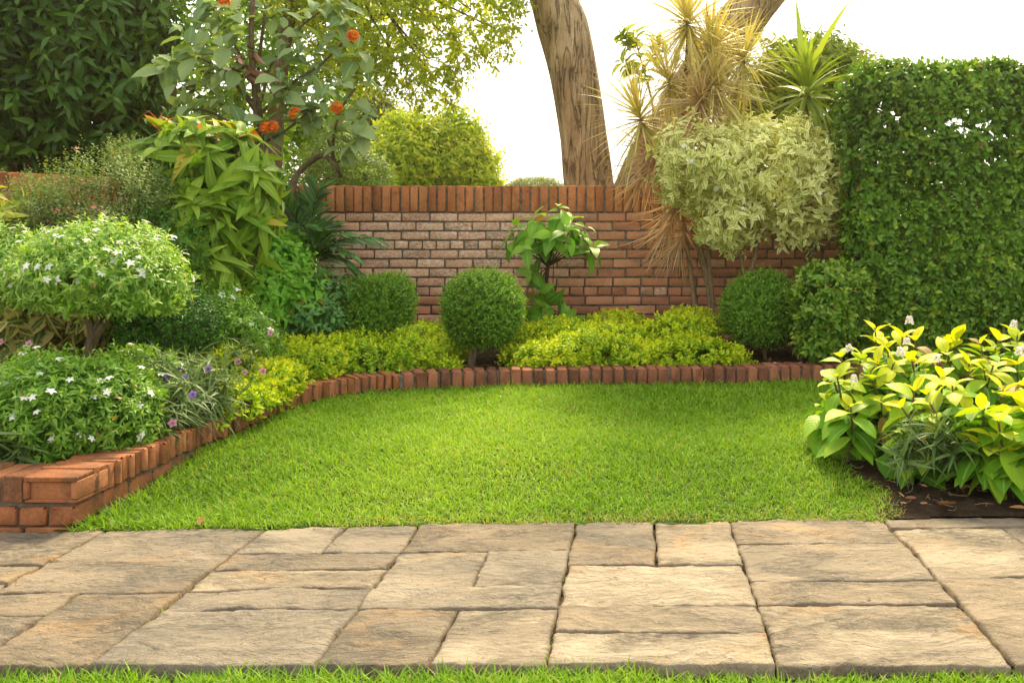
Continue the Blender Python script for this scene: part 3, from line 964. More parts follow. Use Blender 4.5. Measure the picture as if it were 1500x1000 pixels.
golden([(1020, 518, 6.6, .3, .2, .14), (1000, 490, 6.95, .26, .22, .18), (1055, 525, 6.6, .2, .16, .11), (1010, 475, 7.2, .25, .2, .15), (955, 520, 6.65, .14, .14, .1)], "golden green shrub at the foot of the spiky thin stemmed plant", 1700)

# ---- hedge
M_HEDGE = leafmat("hedge leaf", [(0.0225, 0.0788, 0.00675), (0.0506, 0.158, 0.0123), (0.0954, 0.248, 0.0203), (0.169, 0.349, 0.0315)], young=(.34, .46, .04), rough=.34, spec=.5, tr=.24, rib=(.12, .22, .03))
HX0, HX1, HY0, HY1, HZ1 = 1.60, 3.6, 6.62, 7.25, 2.19
t = thing("clipped_hedge", "tall dark green clipped hedge block filling the right edge", "hedge", (2.4, 6.9, 0))
def hedge_pts(n):
    k = rng.random(n); x = rng.uniform(HX0, HX1, n); y = rng.uniform(HY0, HY1, n); z = rng.uniform(.1, HZ1, n)
    o = np.zeros((n, 3)); dpt = np.abs(rng.normal(0, .065, n))
    f = k < .62; y[f] = HY0 + dpt[f]; o[f] = (0, -1, 0)
    f = (k >= .62) & (k < .78); z[f] = HZ1 - dpt[f]; o[f] = (0, 0, 1)
    f = (k >= .78) & (k < .90); x[f] = HX0 + dpt[f]; o[f] = (-1, 0, 0)
    f = k >= .90; y[f] = HY1 - dpt[f]; o[f] = (0, 1, 0)
    p = np.stack([x, y, z], 1)
    # rounded arris, lumpy faces
    cx = np.clip(HX0 + .16 - x, 0, 1); cz = np.clip(z - (HZ1 - .14), 0, 1); cyf = np.clip(HY0 + .14 - y, 0, 1)
    p[:, 0] += np.where(cz > .05, cx * 0 + cz * .25, 0) * (x < HX0 + .2)
    p[:, 1] += cx * .4 + cz * .35 * (y < HY0 + .2)
    p[:, 2] -= cyf * .3 * (z > HZ1 - .2)
    p += o * (.05 * wob(p, 3.2, 3) + .02)[:, None]
    # thin see-through patch
    hx, hz = (p[:, 0] - 2.35) / .33, (p[:, 2] - 1.76 - .05 * np.sin(p[:, 0] * 9)) / .085
    rr = hx ** 2 + hz ** 2 + .55 * wob(p, 7, 2, 2)
    keep = (rr > .5) | (rng.random(n) < .30)
    keep &= ~((p[:, 1] > HY1 - .2) & (((p[:, 0] - 2.52) / .42) ** 2 + ((p[:, 2] - 1.84) / .13) ** 2 < 1.1))
    return p[keep], o[keep]
p, o = hedge_pts(7800)
A = mixdir(o, .8, .4, .55)
S = sprigs(p, A, 8, .056, .075, .31, (80, 30), droop=.05, tipyoung=.35, age=(rng.random(len(p)) < .05) * .6, vfreq=4)
leaves("foliage", S, T_OV3, M_HEDGE, t)
g = Geo()
for k in range(7):
    x = HX0 + .25 + k * .32
    st = vec(x, 6.95, -.05); tube(g, [st, st + [rng.normal(0, .05), 0, .9], st + [rng.normal(0, .1), 0, 2.1]], .03, .01, 6, 8)
    for j in range(26):
        b0 = vec(x + rng.normal(0, .05), 6.95, rng.uniform(.3, 2.1)); twigs(g, b0, [b0 + rdir(1)[0] * [.5, .32, .22]], .006)
g.build("branch", M_DTWIG, t)
# square loose bush beside it
t = thing("loose_bush", "smaller glossy leaved bush tucked against the left foot of the hedge", "bush", P(1208, 520, 6.5) * [1, 1, 0] + [0, 0, SOIL - .03])
c = P(1210, 452, 6.5)
p, o = crown([(*c, .18, .2, .28), (c[0] + .09, c[1], c[2] + .06, .17, .18, .2), (c[0] - .02, c[1] + .02, c[2] - .2, .14, .16, .14)], 1000, (.6, 1.02), .15, 6, power=2.6)
leaves("foliage", sprigs(p, mixdir(o, .7, .4, .5), 7, .05, .07, .30, (80, 30), tipyoung=.6, age=(rng.random(len(p)) < .12) * .5), T_OV3, M_HEDGE, t)
g = Geo(); twigs(g, vec(c[0], c[1], SOIL - .03), c + rdir(14) * [.18, .18, .2], .008); g.build("stem", M_DTWIG, t)
# leaning dead stick
g = Geo(); tube(g, [P(1178, 532, 6.55), P(1160, 508, 6.75), P(1146, 482, 6.9)], .017, .013, 7, 8, .1)
tag(g.build("dead_stick", M_DTWIG), "dark bare stick leaning behind the kerb under the clipped ball", "stick")

# ---- variegated shrub with white flowers
M_VARI = leafmat("variegated leaf", [(0.242, 0.363, 0.055), (0.418, 0.528, 0.11), (0.605, 0.682, 0.22)], edge=((.85, .82, .42), .30), rough=.45, spec=.35, tr=.3, trtint=(1.1, 1.05, .6))
t = thing("variegated_shrub", "pale cream variegated shrub with umbrella crown before the brick wall", "shrub", (.86, 7.2, SOIL - .03))
E = [(*P(1095, 262, 7.2), .52, .48, .34), (*P(1015, 265, 7.15), .26, .3, .17), (*P(1070, 325, 7.0), .20, .25, .17), (*P(1185, 285, 7.1), .22, .3, .30), (*P(1160, 240, 7.2), .30, .35, .24), (*P(1110, 205, 7.25), .30, .35, .15), (*P(1050, 235, 6.95), .3, .3, .2)]
p, o = crown(E, 1050, (.5, 1.16), .42, 5)
dn = p[:, 2] < E[0][2] - .12
A = mixdir(o, .6, .25, .45); A[dn, 2] -= .35
S = sprigs(p, A, 8, .070, .09, .235, (85, 35), droop=.2, vfreq=4)
leaves("foliage", S, T_LAN, M_VARI, t)
g = Geo()
for pts, r in (([P(1082, 470, 7.2), P(1084, 430, 7.2), P(1100, 395, 7.2), P(1108, 360, 7.2), P(1100, 310, 7.2)], .022), ([P(1080, 470, 7.18), P(1090, 420, 7.2), P(1086, 380, 7.2), P(1070, 330, 7.2)], .016),
               ([P(1190, 470, 7.3), P(1190, 380, 7.3), P(1180, 320, 7.25)], .014), ([P(1204, 470, 7.3), P(1203, 380, 7.3), P(1190, 310, 7.25)], .012)):
    g = Geo(); tube(g, [vec(pts[0][0], pts[0][1], SOIL - .03)] + pts, r, r * .7, 7, 12, .08); g.build('trunk', M_PTWIG, t)
g = Geo()
twigs(g, P(1100, 320, 7.2), p[rng.choice(len(p), 40, replace=False)], .007)
g.build("twig", M_PTWIG, t)
front = np.where((o[:, 1] < -.1))[0]; f = rng.choice(front, 40, replace=False)
place_flowers(FL_PIN.copy(), M_WHITE, t, p[f] + o[f] * .05, mixdir(o[f], 1, .3, .3), 1.1)

# ---- white flowered jasmine bushes
M_JAS = leafmat("jasmine leaf", [(0.0385, 0.132, 0.0088), (0.099, 0.264, 0.0176), (0.187, 0.396, 0.033), (0.275, 0.495, 0.0605)], young=(.36, .54, .08), rough=.4, spec=.45, tr=.33, rib=(.2, .3, .08))
M_JASL = leafmat("pale jasmine leaf", [(.05, .17, .014), (.13, .30, .03), (.24, .44, .06), (.40, .56, .14)], young=(.52, .64, .2), rough=.4, spec=.4, tr=.33)
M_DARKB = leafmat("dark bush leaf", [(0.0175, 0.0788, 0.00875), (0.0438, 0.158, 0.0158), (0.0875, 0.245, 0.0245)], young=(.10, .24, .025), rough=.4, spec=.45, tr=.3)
def bush(name, label, cat_, ells, n, mat, L=.03, k=8, stem=.05, W=.2, T=T_LAN, tilt=(85, 30), fl=0, group=None, droop=.1, trunk=None, twig_mat=None, amp=.15, freq=6, shell=(.68, 1.03), up=.35, fmat=None, fmesh=None, fs=1.0, young=.5, ntw=16, zmin=SOIL - .02, bend=.15, ffront=.2):
    E = [(*P(px, py, Y), rx, ry, rz) for px, py, Y, rx, ry, rz in ells]
    c = np.array(E[0][:3])
    b = vec(trunk[0][0], trunk[0][1], SOIL - .03) if trunk else vec(c[0], c[1], SOIL - .03)
    t = thing(name, label, cat_, b, group)
    p, o = crown(E, n, shell, amp, freq, zmin=zmin)
    S = sprigs(p, mixdir(o, .6, up, .45), k, L, stem, W, tilt, droop=droop, tipyoung=young)
    leaves("foliage", S, T, mat, t)
    g = Geo()
    top = c
    if trunk:
        for tr in trunk:
            pts = [vec(*q) for q in tr[3]]
            tube(g, [vec(tr[0], tr[1], SOIL - .03)] + pts, tr[2], tr[2] * .55, 8, 10, .12)
            sel = p[np.argsort(((p - pts[-1]) ** 2).sum(1))[:200]]
            twigs(g, pts[-1], sel[rng.choice(len(sel), min(10, len(sel)), replace=False)], tr[2] * .3, bend)
    else:
        twigs(g, b, p[rng.choice(len(p), min(ntw, len(p)), replace=False)], .006, bend)
    g.build("trunk" if trunk else "stem", twig_mat or M_TWIG, t)
    if fl:
        fr = np.where((o[:, 1] < ffront) & (o[:, 2] > -.45))[0]
        f = rng.choice(fr, min(fl, len(fr)), replace=False)
        place_flowers((fmesh or FL_PIN).copy(), fmat or M_WHITE, t, p[f] + o[f] * (stem * .95) + vec(0, 0, .014), mixdir(o[f], .8, .5, .35), fs)
    return t, p, o

bush("jasmine_bush", "rounded white flowered bush behind the front corner of the kerb", "bush",
     [(90, 614, 3.85, .23, .24, .21), (165, 612, 3.92, .15, .2, .18), (60, 602, 4.0, .2, .2, .18)], 1700, M_JAS, .034, 9, .05, .17, fl=48, fs=.9, amp=.22, young=.6)
bush("jasmine_bush", "white flowered bush under the bare forked trunk of the flowering tree", "bush",
     [(210, 580, 4.4, .14, .2, .18), (172, 575, 4.45, .12, .18, .14), (235, 600, 4.25, .12, .15, .13)], 900, M_JAS, .034, 9, .05, .17, fl=36, fs=.85, amp=.4, young=.5)
Yt = 4.35
bush("jasmine_tree", "small umbrella shaped tree with white star flowers on a brown forked trunk", "tree",
     [(160, 402, Yt, .25, .26, .13), (90, 412, Yt, .18, .2, .10), (212, 415, Yt - .1, .11, .2, .11), (160, 368, Yt + .05, .16, .2, .08), (120, 380, Yt + .1, .16, .2, .08)], 1500, M_JASL, .034, 9, .05, .18, fl=100, fs=1.0, amp=.42, freq=3.4, shell=(.45, 1.15), droop=.12,
     trunk=[(*P(126, 530, Yt)[:2], .026, [P(128, 522, Yt), P(135, 490, Yt), P(128, 460, Yt), P(120, 425, Yt)]),
            (*P(128, 530, Yt)[:2], .022, [P(130, 520, Yt), P(142, 490, Yt), P(160, 465, Yt), P(175, 435, Yt)]),
            (*P(128, 530, Yt + .02)[:2], .018, [P(131, 520, Yt), P(140, 485, Yt), P(147, 455, Yt), P(147, 415, Yt)])], young=.6, zmin=.63, ffront=.5)
Yt = 4.75
bush("jasmine_tree", "white flowered little tree cut off by the left edge, thin dark trunk", "tree",
     [(25, 405, Yt, .3, .3, .17), (85, 400, Yt - .1, .17, .22, .14), (-30, 400, Yt, .3, .3, .2)], 1300, M_JASL, .034, 9, .05, .18, fl=40, amp=.3, shell=(.5, 1.12),
     trunk=[(*P(36, 520, Yt)[:2], .02, [P(36, 480, Yt), P(34, 445, Yt), P(25, 415, Yt)]), (*P(40, 520, Yt)[:2], .014, [P(41, 480, Yt), P(46, 450, Yt), P(60, 420, Yt)])], young=.5, zmin=.4)
bush("jasmine_bush", "loose white flowered bush between the dark round bush and the yellow shrubs", "bush",
     [(335, 490, 5.35, .18, .25, .18), (310, 465, 5.5, .15, .2, .17), (365, 510, 5.4, .15, .2, .13)], 750, M_JAS, .032, 8, .05, .18, fl=22, twig_mat=M_DTWIG, young=.4)
bush("round_bush", "dark green fine leaved round bush behind the white flowered bush", "bush",
     [(252, 478, 5.0, .2, .22, .19), (215, 485, 4.95, .13, .2, .18), (285, 490, 5.1, .12, .2, .15)], 1900, M_DARKB, .019, 9, .05, .3, T=T_OV2, young=.5, amp=.1)
bush("fine_shrub", "grey green fine leaved shrub with faint pink blossoms before the slanting wall", "shrub",
     [(150, 300, 5.4, .3, .3, .23), (90, 325, 5.35, .22, .3, .16), (205, 290, 5.6, .18, .2, .22), (110, 345, 5.2, .3, .25, .18), (190, 240, 5.8, .12, .2, .14)], 2300,
     leafmat("fine grey leaf", [(0.072, 0.132, 0.0264), (0.144, 0.228, 0.054), (0.24, 0.336, 0.102)], young=(.3, .32, .12), rough=.5, tr=.33), .022, 8, .09, .28, T=T_OV2, tilt=(75, 35), amp=.4, freq=5, up=.6, shell=(.5, 1.1), twig_mat=M_TWIG, fl=16, fmat=M_SALMON, fs=.9, ntw=60, ffront=.1)
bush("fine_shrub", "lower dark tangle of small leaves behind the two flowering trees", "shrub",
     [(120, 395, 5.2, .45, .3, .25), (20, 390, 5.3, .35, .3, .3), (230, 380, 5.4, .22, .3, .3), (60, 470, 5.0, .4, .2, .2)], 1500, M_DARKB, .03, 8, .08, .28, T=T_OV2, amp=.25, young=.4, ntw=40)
bush("leafy_bush", "mid green broad leaved bush below the big lance leaved plant", "bush",
     [(395, 405, 6.5, .24, .3, .24), (415, 375, 6.8, .14, .2, .15), (380, 445, 6.3, .22, .25, .25), (370, 380, 6.6, .2, .25, .3), (425, 440, 6.5, .2, .2, .2)], 620,
     leafmat("soft green leaf", [(0.0686, 0.252, 0.0183), (0.161, 0.458, 0.032), (0.297, 0.686, 0.0686)], young=(.26, .42, .05), rough=.42, tr=.36, rib=(.2, .32, .06)), .075, 8, .10, .24, T=T_LAN, tilt=(80, 35), droop=.25, amp=.25, young=.6, ntw=36, twig_mat=M_DTWIG)
bush("pinnate_shrub", "blue green shrub with small narrow leaflets left of the squarish bush", "shrub",
     [(455, 450, 6.6, .22, .22, .16), (440, 475, 6.45, .2, .2, .12), (480, 440, 6.75, .16, .2, .15)], 330,
     leafmat("blue green leaf", [(0.045, 0.154, 0.036), (0.108, 0.27, 0.072), (0.216, 0.414, 0.126)], rough=.45, tr=.3), .06, 8, .12, .19, T=T_LAN, tilt=(75, 40), droop=.25, young=.2, ntw=24, twig_mat=M_DTWIG)
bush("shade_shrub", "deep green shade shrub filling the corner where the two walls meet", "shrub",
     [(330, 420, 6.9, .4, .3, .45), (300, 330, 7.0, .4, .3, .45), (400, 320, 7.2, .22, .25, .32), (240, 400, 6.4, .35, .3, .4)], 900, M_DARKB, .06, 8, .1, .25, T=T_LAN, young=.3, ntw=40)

# ---- cream blotched plant beneath the flowering trees
M_CROT = leafmat("cream blotched leaf", [(.03, .08, .012), (.06, .13, .02), (.1, .18, .03)], edge=((.52, .42, .14), .30), rough=.4, tr=.3, rib=(.45, .4, .15))
bush("blotched_plant", "plant with cream and green blotched leaves under the flowering trees", "plant",
     [(70, 470, 4.75, .2, .12, .12), (110, 455, 4.8, .12, .1, .1), (20, 495, 4.6, .15, .1, .1)], 60, M_CROT, .14, 6, .06, .34, T=T_LAN6, tilt=(85, 45), droop=.35, young=0, ntw=20)
bush("red_tipped_plant", "plant with red and lime leaves cut by the left edge", "plant",
     [(2, 345, 4.9, .08, .1, .09), (-4, 312, 4.95, .07, .1, .06), (-35, 330, 4.9, .1, .1, .14)], 46,
     leafmat("red lime leaf", [(.1, .2, .015), (.25, .34, .03), (.42, .45, .1), (.4, .07, .06)], rib=(.5, .5, .2), rough=.4, tr=.35), .085, 7, .08, .2, T=T_LAN6, tilt=(80, 40), droop=.3, young=0, ntw=14)

# ---- strappy ruellia clumps
M_RUE = leafmat("narrow leaf", [(0.0427, 0.095, 0.0238), (0.0855, 0.162, 0.0427), (0.142, 0.228, 0.0665), (0.228, 0.304, 0.123)], rough=.45, spec=.4, tr=.3, rib=(.2, .24, .12))
def ruellia(label, cx, cy, rx, ry, h, ns, fl=(), L=.11, W=.045, group="narrow leaved flowering clumps", fy=None):
    t = thing("ruellia_clump", label, "plant", (cx, cy, SOIL - .03), group)
    Ps = []; As = []; g = Geo()
    for i in range(ns):
        a, r = rng.uniform(0, 6.28), math.sqrt(rng.random())
        b = vec(cx + math.cos(a) * r * rx * .7, cy + math.sin(a) * r * ry * .7, SOIL - .02)
        hh = h * rng.uniform(.55, 1.1) * (1 - .35 * r)
        tip = b + vec(math.cos(a) * r * rx * .45, math.sin(a) * r * ry * .45, hh) + rng.normal(0, .02, 3)
        tube(g, [b, (b + tip) / 2 + rng.normal(0, .012, 3), tip], .003, .0018, 4, 5)
        for s_ in np.linspace(.25, 1, 5):
            Ps.append(b + (tip - b) * s_); As.append(norm(tip - b + rng.normal(0, .05, 3)))
    S = sprigs(np.array(Ps), np.array(As), 4, L, .03, W, (72, 30), droop=.15, cv=1.6, lvar=.35, small_tip=.2)
    leaves("foliage", S, T_STR, M_RUE, t)
    g.build("stem", M_STEM, t)
    for me, mat, pts in fl:
        place_flowers(me.copy(), mat, t, pts, norm(np.array([[rng.normal(0, .4), -1, rng.normal(.3, .3)] for _ in pts])), .78)
ruellia("narrow leaved clump with purple flowers halfway along the kerb", -2.13, 4.4, .2, .34, .34, 125,
        [(FL_RUE, M_LILAC, [P(264, 540, 4.25), P(283, 578, 4.1), P(247, 551, 4.2), P(271, 552, 4.22), P(306, 540, 4.4)]), (FL_RUEP, M_PINK, [P(253, 620, 4.0), P(232, 623, 3.95)])])
ruellia("narrow leaved clump arching over the kerb next to the front bush", -2.1, 4.08, .12, .18, .24, 50, L=.10)
ruellia("narrow leaved clump with pink flowers against the yellow shrub", -2.12, 4.98, .12, .26, .36, 45,
        [(FL_RUEP, M_PINK, [P(358, 545, 4.85), P(386, 543, 4.85), P(397, 487, 5.1), P(349, 530, 4.9)])])
ruellia("broad strappy clump at the left end of the front kerb", -2.44, 3.62, .13, .1, .19, 22, L=.14, W=.05)
ruellia("narrow leaved clump with pink flowers above the front bush at the left edge", -2.83, 4.3, .2, .2, .42, 50,
        [(FL_RUEP, M_PINK, [P(43, 504, 4.1), P(2, 500, 4.1)])])

# ---- big lance leaved plant
M_BIG = leafmat("big lance leaf", [(.04, .13, .008), (.11, .26, .014), (.22, .39, .022), (.36, .5, .035)], young=(.45, .55, .06), old=(.5, .42, .04), rib=(.4, .45, .12), rough=.42, spec=.35, tr=.36, veins=.2)
t = thing("lance_leaved_plant", "tall plant with big glossy yellow green lance leaves in whorls", "plant", (*P(320, 430, 6.0)[:2], SOIL - .03))
E = [(*P(325, 258, 5.95), .29, .26, .24), (*P(255, 262, 5.85), .19, .2, .2), (*P(285, 345, 5.75), .16, .2, .27), (*P(350, 310, 5.95), .15, .2, .24), (*P(310, 400, 5.75), .11, .15, .13), (*P(285, 225, 5.9), .2, .2, .12)]
p, o = crown(E, 128, (.7, 1.0), .1, 4, clip=.6)
A = mixdir(o, .8, .45, .3)
S = sprigs(p, A, 11, .205, .07, .195, (100, 32), droop=.2, lvar=.32, tipyoung=.4, cv=1.3, small_tip=.5, vfreq=2)
S['old'] = (rng.random(len(S['P'])) < .035) * 1.0
leaves("foliage", S, T_LAN6, M_BIG, t)
g = Geo(); b0 = vec(*P(320, 430, 6.1)[:2], SOIL - .03)
for k in range(0, len(p), 3): tube(g, [b0 + rng.normal(0, .06, 3) * [1, 1, 0], (b0 + p[k]) / 2 + [0, .08, 0], p[k]], .010, .006, 5, 7)
g.build("stem", M_STEM, t)
M_RED = leafmat("red shoot", [(.42, .12, .06), (.55, .2, .11)], rough=.4, tr=.4)
for px, py, Y in ((288, 215, 5.75), (233, 192, 5.9)):
    S = sprigs(P(px, py, Y)[None], vec(0, 0, 1)[None], 6, .12, .02, .16, (35, 8), lvar=.2)
    leaves("new_shoot", S, T_LAN6, M_RED, t)

# ---- young broad leaved plant at the wall
M_TEAK = leafmat("broad leaf", [(0.06, 0.216, 0.012), (0.144, 0.384, 0.024), (0.264, 0.54, 0.036)], young=(.45, .6, .06), rib=(.3, .42, .12), rough=.38, spec=.45, tr=.38, veins=.25)
t = thing("broad_leaved_sapling", "young sapling with broad drooping leaves standing alone before the brick wall", "plant", (*P(800, 480, 7.5)[:2], SOIL))
pts = [P(803, 372, 7.5), P(790, 400, 7.48), P(800, 340, 7.45), P(770, 345, 7.45), P(760, 362, 7.4), P(835, 335, 7.4), P(845, 365, 7.45), P(862, 372, 7.4), P(815, 325, 7.5), P(785, 335, 7.35), P(830, 350, 7.3), P(775, 370, 7.3), P(795, 425, 7.4), P(848, 345, 7.5),
       P(790, 455, 7.35), P(820, 465, 7.3), P(775, 460, 7.3), P(835, 468, 7.3), P(800, 440, 7.35), P(810, 355, 7.3)]
pts = np.array(pts); o = norm(pts - P(805, 372, 7.55))
S = sprigs(pts, mixdir(o, .6, .5, .2), 7, .165, .10, .27, (95, 45), droop=.35, cv=1.2, tipyoung=.45, small_tip=.35)
leaves("foliage", S, T_OV5, M_TEAK, t)
g = Geo(); b0 = vec(*P(806, 480, 7.55)[:2], SOIL - .02)
tube(g, [b0, P(800, 430, 7.52), P(803, 390, 7.5), P(812, 335, 7.5)], .022, .012, 7, 12, .1)
twigs(g, P(803, 390, 7.5), pts[:14], .007); twigs(g, P(801, 450, 7.52), pts[14:], .006)
g.build("stem", M_DTWIG, t)

# ---- cycad-like fronds near the wall
M_FROND = leafmat("frond leaflet", [(0.0225, 0.09, 0.018), (0.0525, 0.165, 0.03), (0.105, 0.27, 0.045)], rough=.35, spec=.5, tr=.28, rib=(.1, .2, .05))
t = thing("fern_palm", "dark fronds with narrow leaflets reaching out in front of the wall's left end", "palm", (*P(455, 420, 7.3)[:2], SOIL))
g = Geo(); Ss = []
b0 = P(450, 388, 7.0)
for tip, Y in (((552, 350), 6.75), ((515, 372), 6.6), ((466, 278), 7.0), ((450, 292), 7.0), ((505, 340), 6.7), ((420, 300), 6.9), ((532, 402), 6.8), ((480, 335), 7.1), ((445, 330), 6.7)):
    e = P(*tip, Y); m = (b0 + e) / 2 + [0, 0, .09]
    pth = smooth_path([b0, m, e], 16); tube(g, [b0, m, e], .006, .003, 5, 8)
    tg = norm(np.gradient(pth, axis=0)); sdv = norm(np.cross(tg, [0, .5, 1.0]))
    for s_ in (-1, 1):
        k = len(pth) - 3
        Ss.append(dict(P=pth[3:], d=norm(tg[3:] * 1.1 + sdv[3:] * s_ * .8 + [0, 0, -.1] + rng.normal(0, .08, (k, 3))), n=np.tile([0, -.6, .8], (k, 1)) + rng.normal(0, .15, (k, 3)), L=np.linspace(.20, .15, k) * rng.uniform(.85, 1.1, k),
                       W=np.full(k, .10), var=rng.uniform(0, 1, k), age=np.zeros(k), cv=np.full(k, .5), old=np.zeros(k)))
leaves("frond", cat(*Ss), T_LAN, M_FROND, t)
tube(g, [vec(b0[0], b0[1], SOIL - .02), b0 - [0, 0, .1], b0], .03, .02, 7, 6)
g.build("stem", M_DTWIG, t)

# ---- golden plants of the island bed
M_PSE = leafmat("golden top leaf", [(.07, .20, .010), (.14, .34, .016), (.24, .46, .024), (.36, .55, .03)], young=(.78, .72, .015), rib=(.35, .5, .1), rough=.45, spec=.28, tr=.38, trtint=(1.15, 1.1, .35), veins=.1)
FL_SPK = None
def spike_mesh():
    S = []
    for i in range(24):
        h = i / 24 * .045; a = i * 2.4; rr = .015 * (1 - .7 * i / 24) + .002
        for j in range(4):
            b = a + j * 1.57
            dd = vec(math.cos(a) + .9 * math.cos(b), math.sin(a) + .9 * math.sin(b), .5)
            S.append((vec(math.cos(a) * rr, math.sin(a) * rr, h), dd))
    n = len(S)
    return flower_mesh("flower spike", dict(P=np.array([s_[0] for s_ in S]), d=np.array([s_[1] for s_ in S]), n=rdir(n), L=np.full(n, .013), W=np.full(n, .4), var=rng.random(n), age=np.zeros(n), cv=np.ones(n)), T_OV2)
FL_SPK = spike_mesh()
M_SPIKE = plainmat("blush white floret", (.9, .86, .86), .6, .3, .3)
def golden_plant(label, stems, yel=.7, spikes=()):
    """stems: (px,py,Y) tops"""
    c = np.mean([P(*s_) for s_ in stems], axis=0)
    t = thing("golden_top_plant", label, "plant", (c[0], c[1], .05), "golden topped plants in the island bed")
    g = Geo(); Ss = []; tops = []
    stems = list(stems) + [(x + rng.normal(0, 16), y + rng.uniform(6, 34), Y_ + rng.normal(0, .1)) for x, y, Y_ in stems if rng.random() < .55]
    for px, py, Y in stems:
        tip = P(px, py, Y)
        b = vec(tip[0] * .75 + c[0] * .25 + rng.normal(0, .03), tip[1] * .8 + c[1] * .2 + rng.normal(0, .03) + .03, .06)
        H = tip[2] - b[2]
        m = (b + tip) / 2 + rng.normal(0, .03, 3)
        gs = Geo(); tube(gs, [b, m, tip], .0075, .004, 6, 8, .08); gs.build('stem', M_TWIG, t)
        pth = smooth_path([b, m, tip], 30)
        lv = np.linspace(.33, .985, int(6 + H * 9))
        pp = np.array([pth[int(l * 29)] for l in lv]); tg = norm(np.array([pth[min(29, int(l * 29) + 1)] - pth[max(0, int(l * 29) - 1)] for l in lv]))
        ph0 = rng.uniform(0, 3)
        for i, (q_, a_, l) in enumerate(zip(pp, tg, lv)):
            u, v = perp(a_[None]); u, v = u[0], v[0]
            toplev = max(0, (l - .80) / .185)
            for sgn in (0, math.pi):
                an = ph0 + i * math.pi / 2 + sgn + rng.normal(0, .2)
                rad = math.cos(an) * u + math.sin(an) * v
                tl = R(88 - 50 * toplev) + rng.normal(0, .15)
                d_ = a_ * math.cos(tl) + rad * math.sin(tl); d_[2] -= .12 * (1 - toplev)
                L_ = .15 * (1 - .28 * toplev) * rng.uniform(.75, 1.15) * (.75 + .25 * min(1, (1 - l) * 6 + .3))
                ag = np.clip(toplev * 1.25 * yel * rng.uniform(.7, 1.2) - .12, 0, 1)
                Ss.append((q_, d_, a_ + [0, 0, .6], L_, rng.uniform(.25, .32), rng.random(), ag))
        tops.append((tip, tg[-1]))
    n = len(Ss)
    S = dict(P=np.array([s_[0] for s_ in Ss]), d=np.array([s_[1] for s_ in Ss]), n=np.array([s_[2] for s_ in Ss]) + rng.normal(0, .15, (n, 3)), L=np.array([s_[3] for s_ in Ss]),
             W=np.array([s_[4] for s_ in Ss]), var=np.array([s_[5] for s_ in Ss]), age=np.array([s_[6] for s_ in Ss]), cv=rng.uniform(.3, 1.3, n), old=(rng.random(n) < .015) * 1.0)
    leaves("foliage", S, T_OBO, M_PSE, t)
    if spikes:
        place_flowers(FL_SPK.copy(), M_SPIKE, t, [P(*s_) for s_ in spikes], [vec(rng.normal(0, .12), rng.normal(0, .12), 1) for _ in spikes], .8, "flower_spike")

golden_plant("green leafy plant with pink white spikes at the lawn side of the island bed",
             [(1232, 520, 4.5), (1262, 515, 4.35), (1222, 560, 4.35), (1250, 565, 4.2), (1275, 545, 4.25), (1215, 590, 4.3), (1290, 585, 4.1), (1240, 600, 4.15)], .55, [(1246, 515, 4.35), (1251, 560, 4.15)])
golden_plant("tall plant with the brightest yellow top pair of leaves beneath the hedge",
             [(1282, 480, 4.6), (1300, 505, 4.5), (1322, 490, 4.7), (1340, 495, 4.75), (1310, 530, 4.35), (1335, 525, 4.4), (1285, 530, 4.4)], .95, [(1332, 475, 4.65), (1328, 505, 4.5), (1318, 522, 4.3)])
golden_plant("front plant with a big drooping yellow green top above the strappy leaves",
             [(1362, 590, 3.85), (1395, 565, 3.95), (1340, 570, 4.0), (1320, 595, 3.95), (1380, 550, 4.1), (1415, 600, 3.9), (1355, 640, 3.8)], .85, [(1372, 530, 4.2)])
golden_plant("plant with yellow leaf tops and a white spike beside the right edge",
             [(1400, 490, 4.7), (1435, 500, 4.6), (1465, 495, 4.7), (1490, 490, 4.6), (1420, 530, 4.4), (1455, 535, 4.3), (1490, 530, 4.3), (1385, 515, 4.5), (1520, 500, 4.6)], .85, [(1484, 480, 4.6), (1492, 520, 4.3)])
golden_plant("nearest large leaved plant with wide yellow tops at the right edge",
             [(1462, 615, 3.6), (1505, 590, 3.6), (1440, 600, 3.75), (1480, 660, 3.6), (1525, 640, 3.55), (1470, 570, 3.9), (1500, 560, 3.95), (1435, 650, 3.7)], .9, [])
# strappy weed and debris in the island bed
ruellia("small narrow leaved clump on the bare soil of the island bed", *P(1358, 700, 3.75)[:2], .12, .1, .17, 16, L=.09, W=.06)

M_DEAD = leafmat("dead leaf", [(.16, .07, .03), (.3, .13, .06), (.4, .22, .11)], rough=.7, tr=.15)
def fallen(px, py, z, L, label, flat=True):
    Y = (1.0 - z) * F / (py - CY)
    b = P(px, py, Y)
    S = dict(P=b[None], d=rdir(1) * [1, 1, .12], n=vec(rng.normal(0, .2), rng.normal(0, .2), 1)[None], L=np.array([L]), W=np.array([.3]), var=rng.random(1), age=np.zeros(1), cv=np.array([-.6]), old=np.zeros(1))
    o = leaves("fallen_leaf", S, T_OV5, M_DEAD, None)
    tag(o, label, "leaf", "fallen dead leaves")
fallen(1400, 737, .035, .09, "reddish dead leaf lying on the soil under the island plants")
fallen(1478, 742, .04, .08, "curled brown leaf on the soil at the right edge by the path")
fallen(366, 977, -.02, .06, "orange brown leaf in the front grass beside the path edge")
fallen(290, 768, .02, .04, "small brown leaf on the lawn edge near the brick corner")
fallen(92, 770, .012, .045, "dry leaf on the paving at the foot of the brick corner")
fallen(1186, 655, .03, .06, "tan dead leaf where the lawn meets the island soil")

